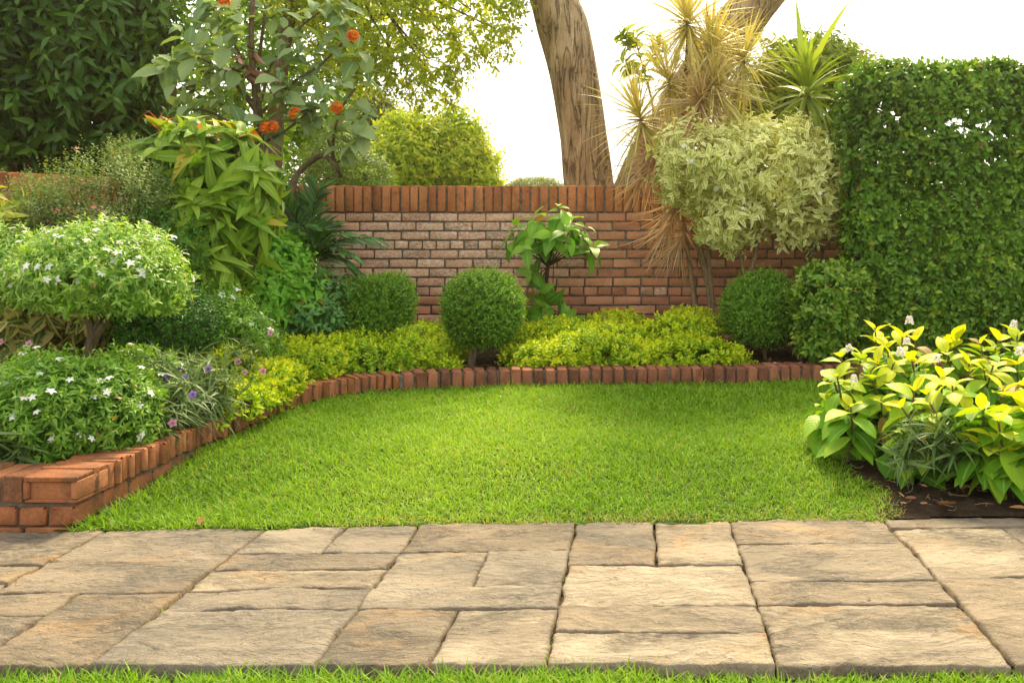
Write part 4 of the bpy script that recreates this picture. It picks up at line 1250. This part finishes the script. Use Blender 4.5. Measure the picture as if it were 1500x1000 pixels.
# litter: twigs and crumbs on the soils
g = Geo()
q = np.c_[rng.uniform(.8, 2.6, 900), rng.uniform(3.45, 5.0, 900)]
q = q[island(q) > .04]
for b in q[:420]:
    a = rng.uniform(0, 6.28); l = rng.uniform(.02, .09)
    z = .022 + lawn_rise(b[None])[0] * .8 + np.clip(island(b[None])[0], 0, .25) * .16 * np.clip((b[1] - pathfar(b[0])) / .45, 0, 1)
    e = vec(math.cos(a) * l, math.sin(a) * l, rng.normal(0, .006)); b3 = vec(*b, z + .008)
    tube(g, [b3, b3 + e * .5 + rng.normal(0, .006, 3), b3 + e], .0016, .001, 4, 4)
q = np.c_[rng.uniform(-2.6, 1.4, 3000), rng.uniform(3.5, 7.4, 3000)]; sv = side(q)
for b in q[(sv < -.2) & (sv > -.7)][:350]:
    a = rng.uniform(0, 6.28); l = rng.uniform(.02, .07); b3 = vec(*b, SOIL + .004)
    tube(g, [b3, b3 + vec(math.cos(a) * l, math.sin(a) * l, .004)], .002, .001, 4, 3)
tag(g.build("soil_litter", M_PTWIG), "dry twigs and roots scattered over the bare soil", "litter", kind='stuff')

n = 900
q = np.c_[rng.uniform(-2.6, 1.6, n), rng.uniform(3.4, 7.6, n)]; sv = side(q); q = q[(sv < -.14)]
q2_ = np.c_[rng.uniform(.8, 2.6, 260), rng.uniform(3.47, 5.1, 260)]; q2_ = q2_[island(q2_) > .05]
jq = np.c_[rng.uniform(-1.9, 1.4, 60), rng.uniform(YN, YF, 60)]
Pq = np.vstack([np.c_[q, np.full(len(q), SOIL + .015)], np.c_[q2_, .035 + lawn_rise(q2_) * .8 + np.clip(island(q2_), 0, .25) * .16 * np.clip((q2_[:, 1] - 3.45) / .45, 0, 1)], np.c_[jq, np.full(60, .006)]])
n = len(Pq); a = rng.uniform(0, 6.28, n)
L = rng.uniform(.015, .05, n); L[-60:] = rng.uniform(.005, .013, 60)
S = dict(P=Pq, d=np.c_[np.cos(a), np.sin(a), rng.normal(.05, .15, n)], n=np.c_[rng.normal(0, .3, (n, 2)), np.ones(n)], L=L, W=rng.uniform(.18, .35, n), var=rng.random(n), age=np.zeros(n), cv=rng.normal(-.3, .8, n), old=np.zeros(n))
tag(leaves("leaf_litter", S, T_OV3, M_DEAD, None), "small dry leaf litter on the soil and crumbs on the paving", "litter", kind='stuff')

# ---- dracaena with spiky rosettes
M_DRA = leafmat("spiky leaf", [(0.276, 0.272, 0.0791), (0.524, 0.499, 0.158), (0.759, 0.694, 0.27)], young=(.6, .54, .2), rough=.4, spec=.4, tr=.35, trtint=(1.2, 1.0, .5))  # leaf yellow warmed and lightened so the colour carries the golden sun glow
M_DRB = leafmat("dried spiky leaf", [(0.37, 0.232, 0.134), (0.598, 0.446, 0.269), (0.769, 0.642, 0.426)], rough=.6, spec=.25, tr=.35, trtint=(1.2, .95, .6))  # dried tan, paled further to put the same sun glow into the colour
t = thing("spiky_dracaena", "tall multi stemmed plant with bursts of thin spiky leaves before the big tree", "plant", (*P(1030, 470, 7.5)[:2], SOIL))
def rosette(name, px, py, Y, L, n, mat, axis=(0, 0, 1), spread=(5, 120), W=.018, droop=.12, skirt=0):
    c = P(px, py, Y)[None]
    S = sprigs(c, vec(*axis)[None], int(n * 1.8), L * 1.28, .12, W * .8, (spread[1], spread[0]), droop=droop, lvar=.22, small_tip=.25, cv=.7, tipyoung=.5)
    leaves(name, S, T_SPK, mat, t)
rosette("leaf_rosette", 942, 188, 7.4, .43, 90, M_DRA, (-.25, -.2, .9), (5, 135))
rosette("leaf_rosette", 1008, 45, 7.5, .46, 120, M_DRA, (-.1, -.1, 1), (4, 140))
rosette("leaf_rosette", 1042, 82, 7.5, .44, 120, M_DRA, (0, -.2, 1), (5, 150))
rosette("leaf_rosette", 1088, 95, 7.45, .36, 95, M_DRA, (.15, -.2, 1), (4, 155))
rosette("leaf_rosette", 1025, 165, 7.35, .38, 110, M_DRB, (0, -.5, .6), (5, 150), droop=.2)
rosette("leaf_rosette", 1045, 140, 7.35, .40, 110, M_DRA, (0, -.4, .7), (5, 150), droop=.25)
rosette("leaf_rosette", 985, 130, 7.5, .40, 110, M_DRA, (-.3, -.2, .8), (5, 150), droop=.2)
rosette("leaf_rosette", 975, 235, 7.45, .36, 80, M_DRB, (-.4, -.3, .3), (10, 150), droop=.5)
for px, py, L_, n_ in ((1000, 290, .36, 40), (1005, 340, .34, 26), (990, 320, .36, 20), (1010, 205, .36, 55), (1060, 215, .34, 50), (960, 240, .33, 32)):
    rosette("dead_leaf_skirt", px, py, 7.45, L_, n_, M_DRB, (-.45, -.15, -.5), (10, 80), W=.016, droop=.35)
g = Geo()
for a_, pts in enumerate(([(1040, 470), (1035, 400), (1010, 300), (985, 230), (942, 190)], [(1020, 470), (1012, 400), (1000, 300), (1000, 180), (1008, 50)], [(1045, 470), (1040, 400), (1032, 300), (1036, 180), (1042, 85)],
                          [(1050, 470), (1030, 390), (1020, 330), (1060, 210), (1090, 85)])):
    g = Geo(); tube(g, [vec(*P(*pts[0], 7.55)[:2], SOIL - .02)] + [P(x, y, 7.52) for x, y in pts], .024, .014, 7, 18, .1); g.build("stem", M_PTWIG, t)

# ---- yucca-like strap plant
M_YUC = leafmat("strap leaf", [(.14, .24, .02), (.25, .36, .035), (.36, .45, .07)], rough=.4, spec=.45, tr=.38, trtint=(1.2, 1.1, .4))
t = thing("strap_leaved_plant", "lime green plant with upright and folded strap leaves above the pale shrub", "plant", (*P(1185, 470, 7.65)[:2], SOIL))
for (px, py), ax, n_, sp, L_, dr in (((1183, 140), (0, -.1, 1), 34, (3, 60), .5, .0), ((1183, 150), (0, -.2, .3), 40, (40, 150), .48, .55), ((1180, 130), (0, 0, 1), 18, (2, 22), .55, 0)):
    S = sprigs(P(px, py, 7.6)[None], vec(*ax)[None], n_, L_, .1, .042, (sp[1], sp[0]), droop=dr, cv=1.0, lvar=.25)
    leaves("leaf_rosette", S, T_STR, M_YUC, t)
g = Geo(); tube(g, [vec(*P(1185, 470, 7.65)[:2], SOIL - .02), P(1186, 300, 7.65), P(1183, 140, 7.6)], .035, .03, 8, 10, .1); g.build("stem", M_PTWIG, t)

# ================================================================== BEYOND THE WALL
def tree(name, label, base, ells, n, mat, L, k=7, stem=.2, W=.25, T=T_OV3, tilt=(85, 35), droop=.3, trunk_r=.12, amp=.2, freq=1.6, up=.2, group=None, trunk_mat=None, trunks=None, ntw=30, shell=(.55, 1.05), young=.3, lim=.03, limb_from=None, vfreq=1.5):
    E = [(*P(px, py, Y), rx, ry, rz) for px, py, Y, rx, ry, rz in ells]
    base = np.array(base, float)
    t = thing(name, label, "tree", base, group)
    p, o = crown(E, n, shell, amp, freq)
    S = sprigs(p, mixdir(o, .6, up, .5), k, L, stem, W, tilt, droop=droop, tipyoung=young, vfreq=vfreq)
    leaves("crown", S, T, mat, t)
    g = Geo()
    c = np.array(E[0][:3])
    if trunks is None: trunks = [([base, base * .4 + c * .6 + rng.normal(0, .05, 3), c], trunk_r, trunk_r * .5)]
    for pts, r0, r1 in trunks: tube(g, pts, r0, r1, 10, 16, .12)
    fork = np.array(trunks[0][0][-1]) if limb_from is None else np.array(limb_from)
    for e in E: 
        tube(g, [fork, (fork + np.array(e[:3])) / 2 + rng.normal(0, .06, 3), e[:3]], lim, lim * .4, 6, 7)
        for _ in range(ntw // len(E)):
            q_ = p[rng.integers(len(p))]
            if np.linalg.norm(q_ - e[:3]) < 1.4 * max(e[3:]): twigs(g, np.array(e[:3]), [q_], lim * .3)
    g.build("trunk", trunk_mat or M_TWIG, t)
    return t

def G0(px, Y): return ((px - CX) / F * Y, Y, -.08)
M_DARKT = leafmat("dark drooping leaf", [(0.0084, 0.0336, 0.0042), (0.0196, 0.07, 0.007), (0.042, 0.126, 0.0112), (0.084, 0.21, 0.0196)], young=(.2, .36, .03), rough=.3, spec=.45, tr=.34, rib=(.06, .12, .02))
Yd = 8.7
tree("dark_tree", "dense dark tree with long drooping leaves in the upper left corner", G0(60, Yd),
     [(90, 60, Yd, .75, .6, .75), (20, 110, Yd - .2, .6, .6, .6), (150, 130, Yd - .1, .45, .5, .55), (60, -60, Yd, 1.0, .7, .6), (170, 20, Yd, .4, .5, .5), (-40, 30, Yd, .6, .6, .8), (80, 190, Yd, .6, .5, .35), (160, 200, Yd, .35, .5, .3)], 2200, M_DARKT, .15, 8, .14, .19, T_LAN6, (80, 40), .55,
     amp=.15, trunk_mat=M_DTWIG, trunks=[([G0(20, Yd), P(22, 230, Yd), P(5, 160, Yd), P(10, 60, Yd)], .08, .04), ([G0(22, Yd), P(24, 232, Yd), P(45, 200, Yd), P(20, 150, Yd), P(40, 60, Yd)], .07, .03), ([G0(40, Yd), P(44, 220, Yd), P(24, 165, Yd)], .05, .03)], young=.35, lim=.035, freq=2, shell=(.25, 1.12))
M_MIDT = leafmat("mid green tree leaf", [(0.0435, 0.123, 0.0116), (0.102, 0.217, 0.0174), (0.203, 0.362, 0.029), (0.348, 0.493, 0.0435)], young=(.34, .42, .04), rough=.4, spec=.4, tr=.42)
Yb = 10.5
tree("backing_tree", "yellow green tree behind the orange flowered tree, slim brown trunks", G0(212, 9.4),
     [(300, 60, Yb, .8, .7, .9), (420, 100, Yb + .2, .7, .7, .7), (230, 130, Yb, .5, .6, .9), (370, 180, Yb + .3, .6, .6, .4), (350, -60, Yb, 1.2, .8, .6), (480, 30, Yb, .6, .6, .7), (260, 210, Yb - .2, .6, .5, .4)], 1700, M_MIDT, .10, 7, .16, .24, T_OV3, (85, 40), .35, lim=.03,
     trunks=[([G0(195, 9.2), P(193, 205, 9.2), P(203, 120, 9.2), P(212, 30, 9.2), P(220, -60, 9.2)], .065, .05), ([G0(238, 9.8), P(242, 190, 9.8), P(244, 100, 9.8), P(232, 40, 9.8), P(235, -40, 9.8)], .12, .09)], limb_from=P(300, 120, Yb), young=.4)
M_FINET = leafmat("small backlit leaf", [(0.0842, 0.154, 0.011), (0.187, 0.285, 0.0176), (0.318, 0.44, 0.0286), (0.468, 0.594, 0.044)], rough=.4, spec=.4, tr=.5, trtint=(1.4, 1.1, .3))
Yo = 8.9
tree("overhanging_tree", "airy small leaved branch canopy hanging in from the top against the white sky", G0(402, Yo + .2),
     [(600, 20, Yo, .62, .5, .45), (520, 40, Yo, .4, .45, .5), (690, 15, Yo, .38, .4, .42), (625, 85, Yo, .30, .3, .38), (570, 70, Yo - .1, .32, .3, .4), (650, 50, Yo, .3, .3, .4), (470, -20, Yo, .5, .5, .4), (600, -90, Yo, 1.0, .6, .4), (540, 105, Yo, .22, .2, .14), (720, 40, Yo, .25, .3, .3), (640, 120, Yo, .2, .2, .22), (700, -10, Yo, .4, .4, .4)], 2500, M_FINET, .058, 8, .16, .25, T_OV3, (75, 35), .45,
     trunk_mat=M_TWIG, trunks=[([G0(400, Yo + .2), P(400, 260, Yo + .2), P(405, 180, Yo + .2), P(415, 80, Yo + .1), P(440, -20, Yo), P(520, -80, Yo)], .10, .05)], limb_from=P(520, -60, Yo), lim=.018, shell=(.2, 1.12), amp=.3, ntw=110, up=-.1, young=.3, freq=3)
M_SUNT = leafmat("sunny tree leaf", [(0.099, 0.196, 0.0088), (0.218, 0.358, 0.0154), (0.356, 0.497, 0.022), (0.495, 0.601, 0.033)], young=(.58, .55, .04), rough=.45, tr=.42, spec=.35)
Yf = 15
tree("round_tree", "bright yellow green round tree rising just above the wall", G0(640, Yf),
     [(640, 240, Yf, .5, .6, .45), (685, 235, Yf, .33, .5, .4), (600, 240, Yf - .2, .4, .5, .4), (655, 200, Yf, .27, .4, .22), (622, 200, Yf, .22, .4, .2), (700, 265, Yf, .3, .4, .35), (585, 205, Yf, .22, .3, .3), (685, 195, Yf, .2, .3, .2), (560, 250, Yf, .35, .4, .3), (612, 180, Yf, .15, .3, .12), (660, 172, Yf, .15, .2, .1), (712, 235, Yf, .15, .2, .15)], 1800, M_SUNT, .11, 7, .2, .2, T_LAN, (85, 35), .5, amp=.32, freq=2.6, young=.7, shell=(.7, 1.08))
M_OLIVT = leafmat("olive tree leaf", [(.06, .12, .012), (.14, .21, .02), (.24, .31, .03)], young=(.38, .42, .05), rough=.45, tr=.42)
Yg = 19
tree("olive_tree", "taller olive green tree behind the bright round tree", G0(545, Yg),
     [(530, 175, Yg, .6, .7, .45), (500, 215, Yg, .8, .7, .7), (580, 200, Yg + .2, .5, .6, .4), (545, 240, Yg, .9, .7, .6), (550, 165, Yg, .3, .4, .25)], 2000, M_OLIVT, .11, 7, .2, .24, T_OV2, (85, 35), .4, amp=.25, freq=1.6, young=.6, shell=(.65, 1.08))
Yh = 13
tree("feathery_tree", "grey green feathery small tree just behind the wall's left end", G0(490, Yh),
     [(490, 250, Yh, .5, .5, .45), (455, 240, Yh, .5, .5, .6), (530, 262, Yh, .35, .4, .3), (440, 290, Yh, .5, .5, .5)], 1500, leafmat("feathery leaf", [(.06, .13, .025), (.12, .21, .045), (.2, .3, .08)], young=(.34, .4, .1), rough=.45, tr=.4), .07, 7, .16, .16, T_LAN, (80, 35), .45, amp=.2, freq=2.4, young=.5, shell=(.7, 1.08))
tree("distant_tree", "tiny far tree top peeping over the wall left of the big trunk", G0(790, 55),
     [(775, 275, 55, 1.0, 1, .5), (800, 275, 55, 1.0, 1, .5), (760, 278, 55, .8, .8, .4)], 900, M_OLIVT, .16, 6, .2, .3, T_OV2, amp=.12, lim=.05)
Yv = 8.5
M_VINE = leafmat("vine leaf", [(0.12, 0.216, 0.0144), (0.24, 0.336, 0.024), (0.36, 0.432, 0.036)], young=(.42, .44, .05), rough=.4, tr=.42, spec=.4)
tree("arching_tree", "yellow green tree with thin arching leafy shoots left of the hedge", G0(1180, Yv),
     [(1150, 160, Yv, .42, .35, .38), (1210, 140, Yv, .34, .35, .42), (1110, 175, Yv, .3, .3, .3), (1180, 200, Yv, .4, .4, .35), (1235, 115, Yv, .3, .3, .2), (1150, 110, Yv, .22, .3, .2)], 1500, M_VINE, .075, 7, .14, .27, T_OV3, (80, 40), .4, amp=.25, freq=3)
t = bpy.data.objects.get("arching_tree")
g = Geo(); Ss = []
for pts in ([(1130, 120), (1125, 80), (1110, 50), (1090, 45)], [(1170, 130), (1178, 85), (1200, 55), (1245, 82)], [(1170, 120), (1175, 70), (1180, 46), (1215, 60)], [(1140, 110), (1150, 70), (1125, 62)]):
    pt = [P(x, y, Yv) for x, y in pts]; tube(g, pt, .008, .004, 5, 12)
    pth = smooth_path(pt, 22)[4:]
    Ss.append(sprigs(pth, norm(np.gradient(pth, axis=0)), 3, .075, .02, .27, (80, 60), droop=.4))
leaves("arching_shoot", cat(*Ss), T_OV3, M_VINE, t); g.build("branch", M_TWIG, t)

# small-leaved branch of a sapling left of the dracaena
M_SAP = leafmat("sapling leaf", [(.2, .28, .03), (.3, .38, .05), (.4, .46, .08)], rough=.4, tr=.42)
t = thing("slender_sapling", "slender sapling with pale paired leaves between the two limbs of the forked tree", "tree", G0(965, 8.6))
pt = [vec(*G0(965, 8.6)), P(962, 260, 8.6), P(955, 150, 8.6), P(938, 85, 8.6), P(930, 55, 8.6)]
g = Geo(); tube(g, pt, .014, .005, 6, 18); 
br = [[P(952, 130, 8.6), P(935, 110, 8.55), P(915, 95, 8.5)], [P(945, 100, 8.6), P(958, 75, 8.6), P(965, 60, 8.6)], [P(938, 85, 8.6), P(920, 62, 8.6), P(912, 52, 8.6)], pt[2:]]
Ss = []
for b_ in br:
    tube(g, b_, .005, .003, 4, 8); pth = smooth_path(b_, 8)[2:]
    Ss.append(sprigs(pth, norm(np.gradient(pth, axis=0)), 5, .15, .04, .27, (75, 50), droop=.12))
leaves("crown", cat(*Ss), T_OV3, M_SAP, t); g.build("trunk", M_TWIG, t)

# big forked tree
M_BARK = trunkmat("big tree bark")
t = thing("forked_tree", "huge bare trunk splitting into two thick limbs behind the brick wall", "tree", G0(900, 9.4))
g = Geo(); b0 = vec(*G0(890, 9.4))
hw = lambda px: px / F * 9.3
tube(g, [b0, P(866, 330, 9.3), P(862, 265, 9.3), P(854, 200, 9.3), P(839, 100, 9.3), P(825, 39, 9.3), P(812, 0, 9.3), P(790, -90, 9.3), P(760, -200, 9.3)], 0, 0, 28, 60, .06,
     rs=[hw(52), hw(40), hw(35), hw(34), hw(35), hw(36), hw(35), hw(37), hw(36)])
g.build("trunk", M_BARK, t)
g = Geo()
tube(g, [b0 + [.1, .1, 0], P(925, 330, 9.5), P(946, 265, 9.5), P(985, 190, 9.5), P(1030, 110, 9.5), P(1062, 60, 9.5), P(1104, 8, 9.5), P(1160, -50, 9.5), P(1240, -110, 9.5)], 0, 0, 28, 60, .06,
     rs=[hw(50), hw(44), hw(40), hw(38), hw(36), hw(34), hw(33), hw(30), hw(28)])
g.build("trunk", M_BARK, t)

tree("far_bush", "olive green bush seen through the gap under the dark tree at the left edge", G0(30, 12), [(20, 215, 12, .6, .5, .4), (-60, 220, 12, .6, .5, .4), (90, 225, 12, .5, .5, .35)], 900, M_OLIVT, .08, 7, .15, .24, T_OV3, amp=.2, freq=2.5, young=.4)

# ---- orange flowered tree
M_GEI = leafmat("matte grey green leaf", [(0.081, 0.162, 0.054), (0.162, 0.27, 0.101), (0.27, 0.378, 0.162), (0.378, 0.486, 0.23)], rough=.6, spec=.25, tr=.36, rib=(.3, .38, .2), trtint=(1.2, 1.15, .5), veins=.3)
t = thing("orange_flowered_tree", "tree with broad matte leaves, bent branches and orange flower clusters", "tree", (*P(420, 420, 7.1)[:2], SOIL))
g = Geo(); tipsA = []
Yq = 7.0
main = [
    ([(430, 430), (415, 330), (395, 300), (380, 240), (375, 150), (368, 60), (372, -30)], .035),
    ([(425, 300), (430, 270), (440, 250), (470, 228), (490, 240), (500, 258)], .028),
    ([(388, 280), (384, 200), (378, 110), (388, 20)], .022),
    ([(378, 170), (350, 130), (320, 100), (290, 85)], .014),
    ([(380, 160), (340, 120), (300, 105), (250, 100)], .012),
    ([(384, 165), (400, 150), (430, 120), (470, 95), (505, 60)], .014),
    ([(490, 235), (478, 200), (455, 160), (430, 140)], .012),
    ([(486, 233), (490, 195), (500, 160), (520, 130)], .012),
    ([(492, 240), (510, 225), (530, 205)], .008),
    ([(385, 210), (420, 190), (450, 165)], .012),
    ([(382, 150), (400, 90), (440, 40), (480, 10)], .012),
    ([(374, 120), (340, 60), (310, 10)], .012),
    ([(380, 230), (350, 190), (310, 165), (270, 160)], .012),
]
for pts, r in main:
    pt = [P(x, y, Yq + .1 * math.sin(i * 1.7 + pts[0][0])) for i, (x, y) in enumerate(pts)]
    if pts[0] == (430, 430): pt = [vec(*P(420, 420, 7.1)[:2], SOIL - .02)] + pt[1:]
    tube(g, pt, r, r * .55, 7, 16, .1)
    if r < .016:
        pth = smooth_path(pt, 7)[2:]
        for q_ in pth:
            if rng.random() < .8: tipsA.append((q_ + rng.normal(0, .03, 3), norm(pth[-1] - pth[0] + rng.normal(0, .3, 3))))
        tipsA.append((pth[-1], norm(pth[-1] - pth[-2])))
for px, py in ((250, 95), (262, 130), (240, 105), (285, 85), (300, 130), (330, 70), (310, 20), (355, 30), (420, 60), (440, 85), (520, 90), (530, 115), (505, 130), (515, 165), (500, 195), (528, 195), (470, 150), (440, 185), (395, 200), (330, 165), (290, 165), (400, 30), (455, 20), (480, 75), (460, 110), (270, 60), (300, 50), (500, 35), (340, 110), (405, 120), (350, 190), (425, 150)):
    tipsA.append((P(px, py, Yq + rng.normal(-.1, .12)), norm(vec(rng.normal(0, .5), -.5, .4))))
PA = np.array([a for a, b_ in tipsA]); AA = np.array([b_ for a, b_ in tipsA])
AA = norm(AA + [0, -.25, .35])
S = sprigs(PA, AA, 5, .165, .10, .31, (88, 55), droop=.22, lvar=.35, flat=.55, cv=.8, tipyoung=0)
leaves("crown", S, T_OV5, M_GEI, t)
g.build("trunk", M_TWIG, t)
S = []
for i in range(26):
    dd = rdir(1)[0]; dd[2] = abs(dd[2]) * .8 + .1; dd = norm(dd)
    f_ = petals(6, .021, .40, .75, T_OV3)
    Rm = np.array(Vector(dd).to_track_quat('Z', 'Y').to_matrix())
    f_['P'] = f_['P'] @ Rm.T + dd * .028; f_['d'] = f_['d'] @ Rm.T; f_['n'] = f_['n'] @ Rm.T
    S.append(f_)
FL_GEI = flower_mesh("orange cluster", cat(*S), T_OV3)
fp = [P(517, 53, 6.7), P(493, 158, 6.6), P(390, 188, 6.55), P(400, 186, 6.55), P(369, 199, 6.55), P(433, 167, 6.7), P(329, 4, 6.8)]
place_flowers(FL_GEI, M_ORANGE, t, fp, [vec(rng.normal(0, .3), -1, .5) for _ in fp], .95, "flower_cluster")
# clump of dead leaves hung in the branches
M_DRY = leafmat("dry hanging leaf", [(.12, .05, .03), (.22, .1, .06)], rough=.7, tr=.2)
pp = np.array([P(352, 80, 6.9), P(372, 70, 6.9), P(340, 95, 6.9), P(365, 100, 6.9)])
leaves("dead_leaf", sprigs(pp, np.tile([0, 0, -1.0], (4, 1)), 5, .12, .05, .25, (60, 20)), T_OV5, M_DRY, t)

# fallen white blossoms on the kerb
fb = FL_PIN.copy(); fb.materials.clear(); fb.materials.append(M_WHITE)
for i, (px, py, lab) in enumerate(((905, 536, "fallen white blossom alone on the kerb below the golden shrubs"), (1172, 533, "fallen white blossom on the kerb near the leaning stick"), (1135, 533, "fallen white blossom on the kerb under the clipped ball"))):
    Y = (1 - .19) * F / (py - CY)
    o = bpy.data.objects.new("fallen_blossom", fb); COL.objects.link(o); o.location = tuple(P(px, py, Y + .05) * [1, 1, 0] + [0, 0, .192]); o.scale = (.8,) * 3
    o.rotation_euler = (rng.normal(0, .1), rng.normal(0, .1), i)
    tag(o, lab, "blossom", "fallen white blossoms")

# ------------------------------------------------------------------ sunlit haze volume added for a warm sun glow
if GLOW_HAZE:
    g = Geo()
    x0, x1, y0, y1, z0, z1 = -40, 40, -6, 70, -1.1, 14
    g.add([(x0, y0, z0), (x1, y0, z0), (x1, y1, z0), (x0, y1, z0), (x0, y0, z1), (x1, y0, z1), (x1, y1, z1), (x0, y1, z1)],
          [(3, 2, 1, 0), (4, 5, 6, 7), (0, 1, 5, 4), (1, 2, 6, 5), (2, 3, 7, 6), (3, 0, 4, 7)])
    m = bpy.data.materials.new("glow_haze"); m.use_nodes = True; nt = m.node_tree; nt.nodes.clear()
    pv = nt.nodes.new("ShaderNodeVolumePrincipled"); out = nt.nodes.new("ShaderNodeOutputMaterial")
    pv.inputs["Color"].default_value = (1, .86, .6, 1); pv.inputs["Density"].default_value = GLOW_HAZE; pv.inputs["Anisotropy"].default_value = .76
    nt.links.new(pv.outputs[0], out.inputs["Volume"])
    tag(g.build("glow_haze", m, smooth=False), kind='stuff')
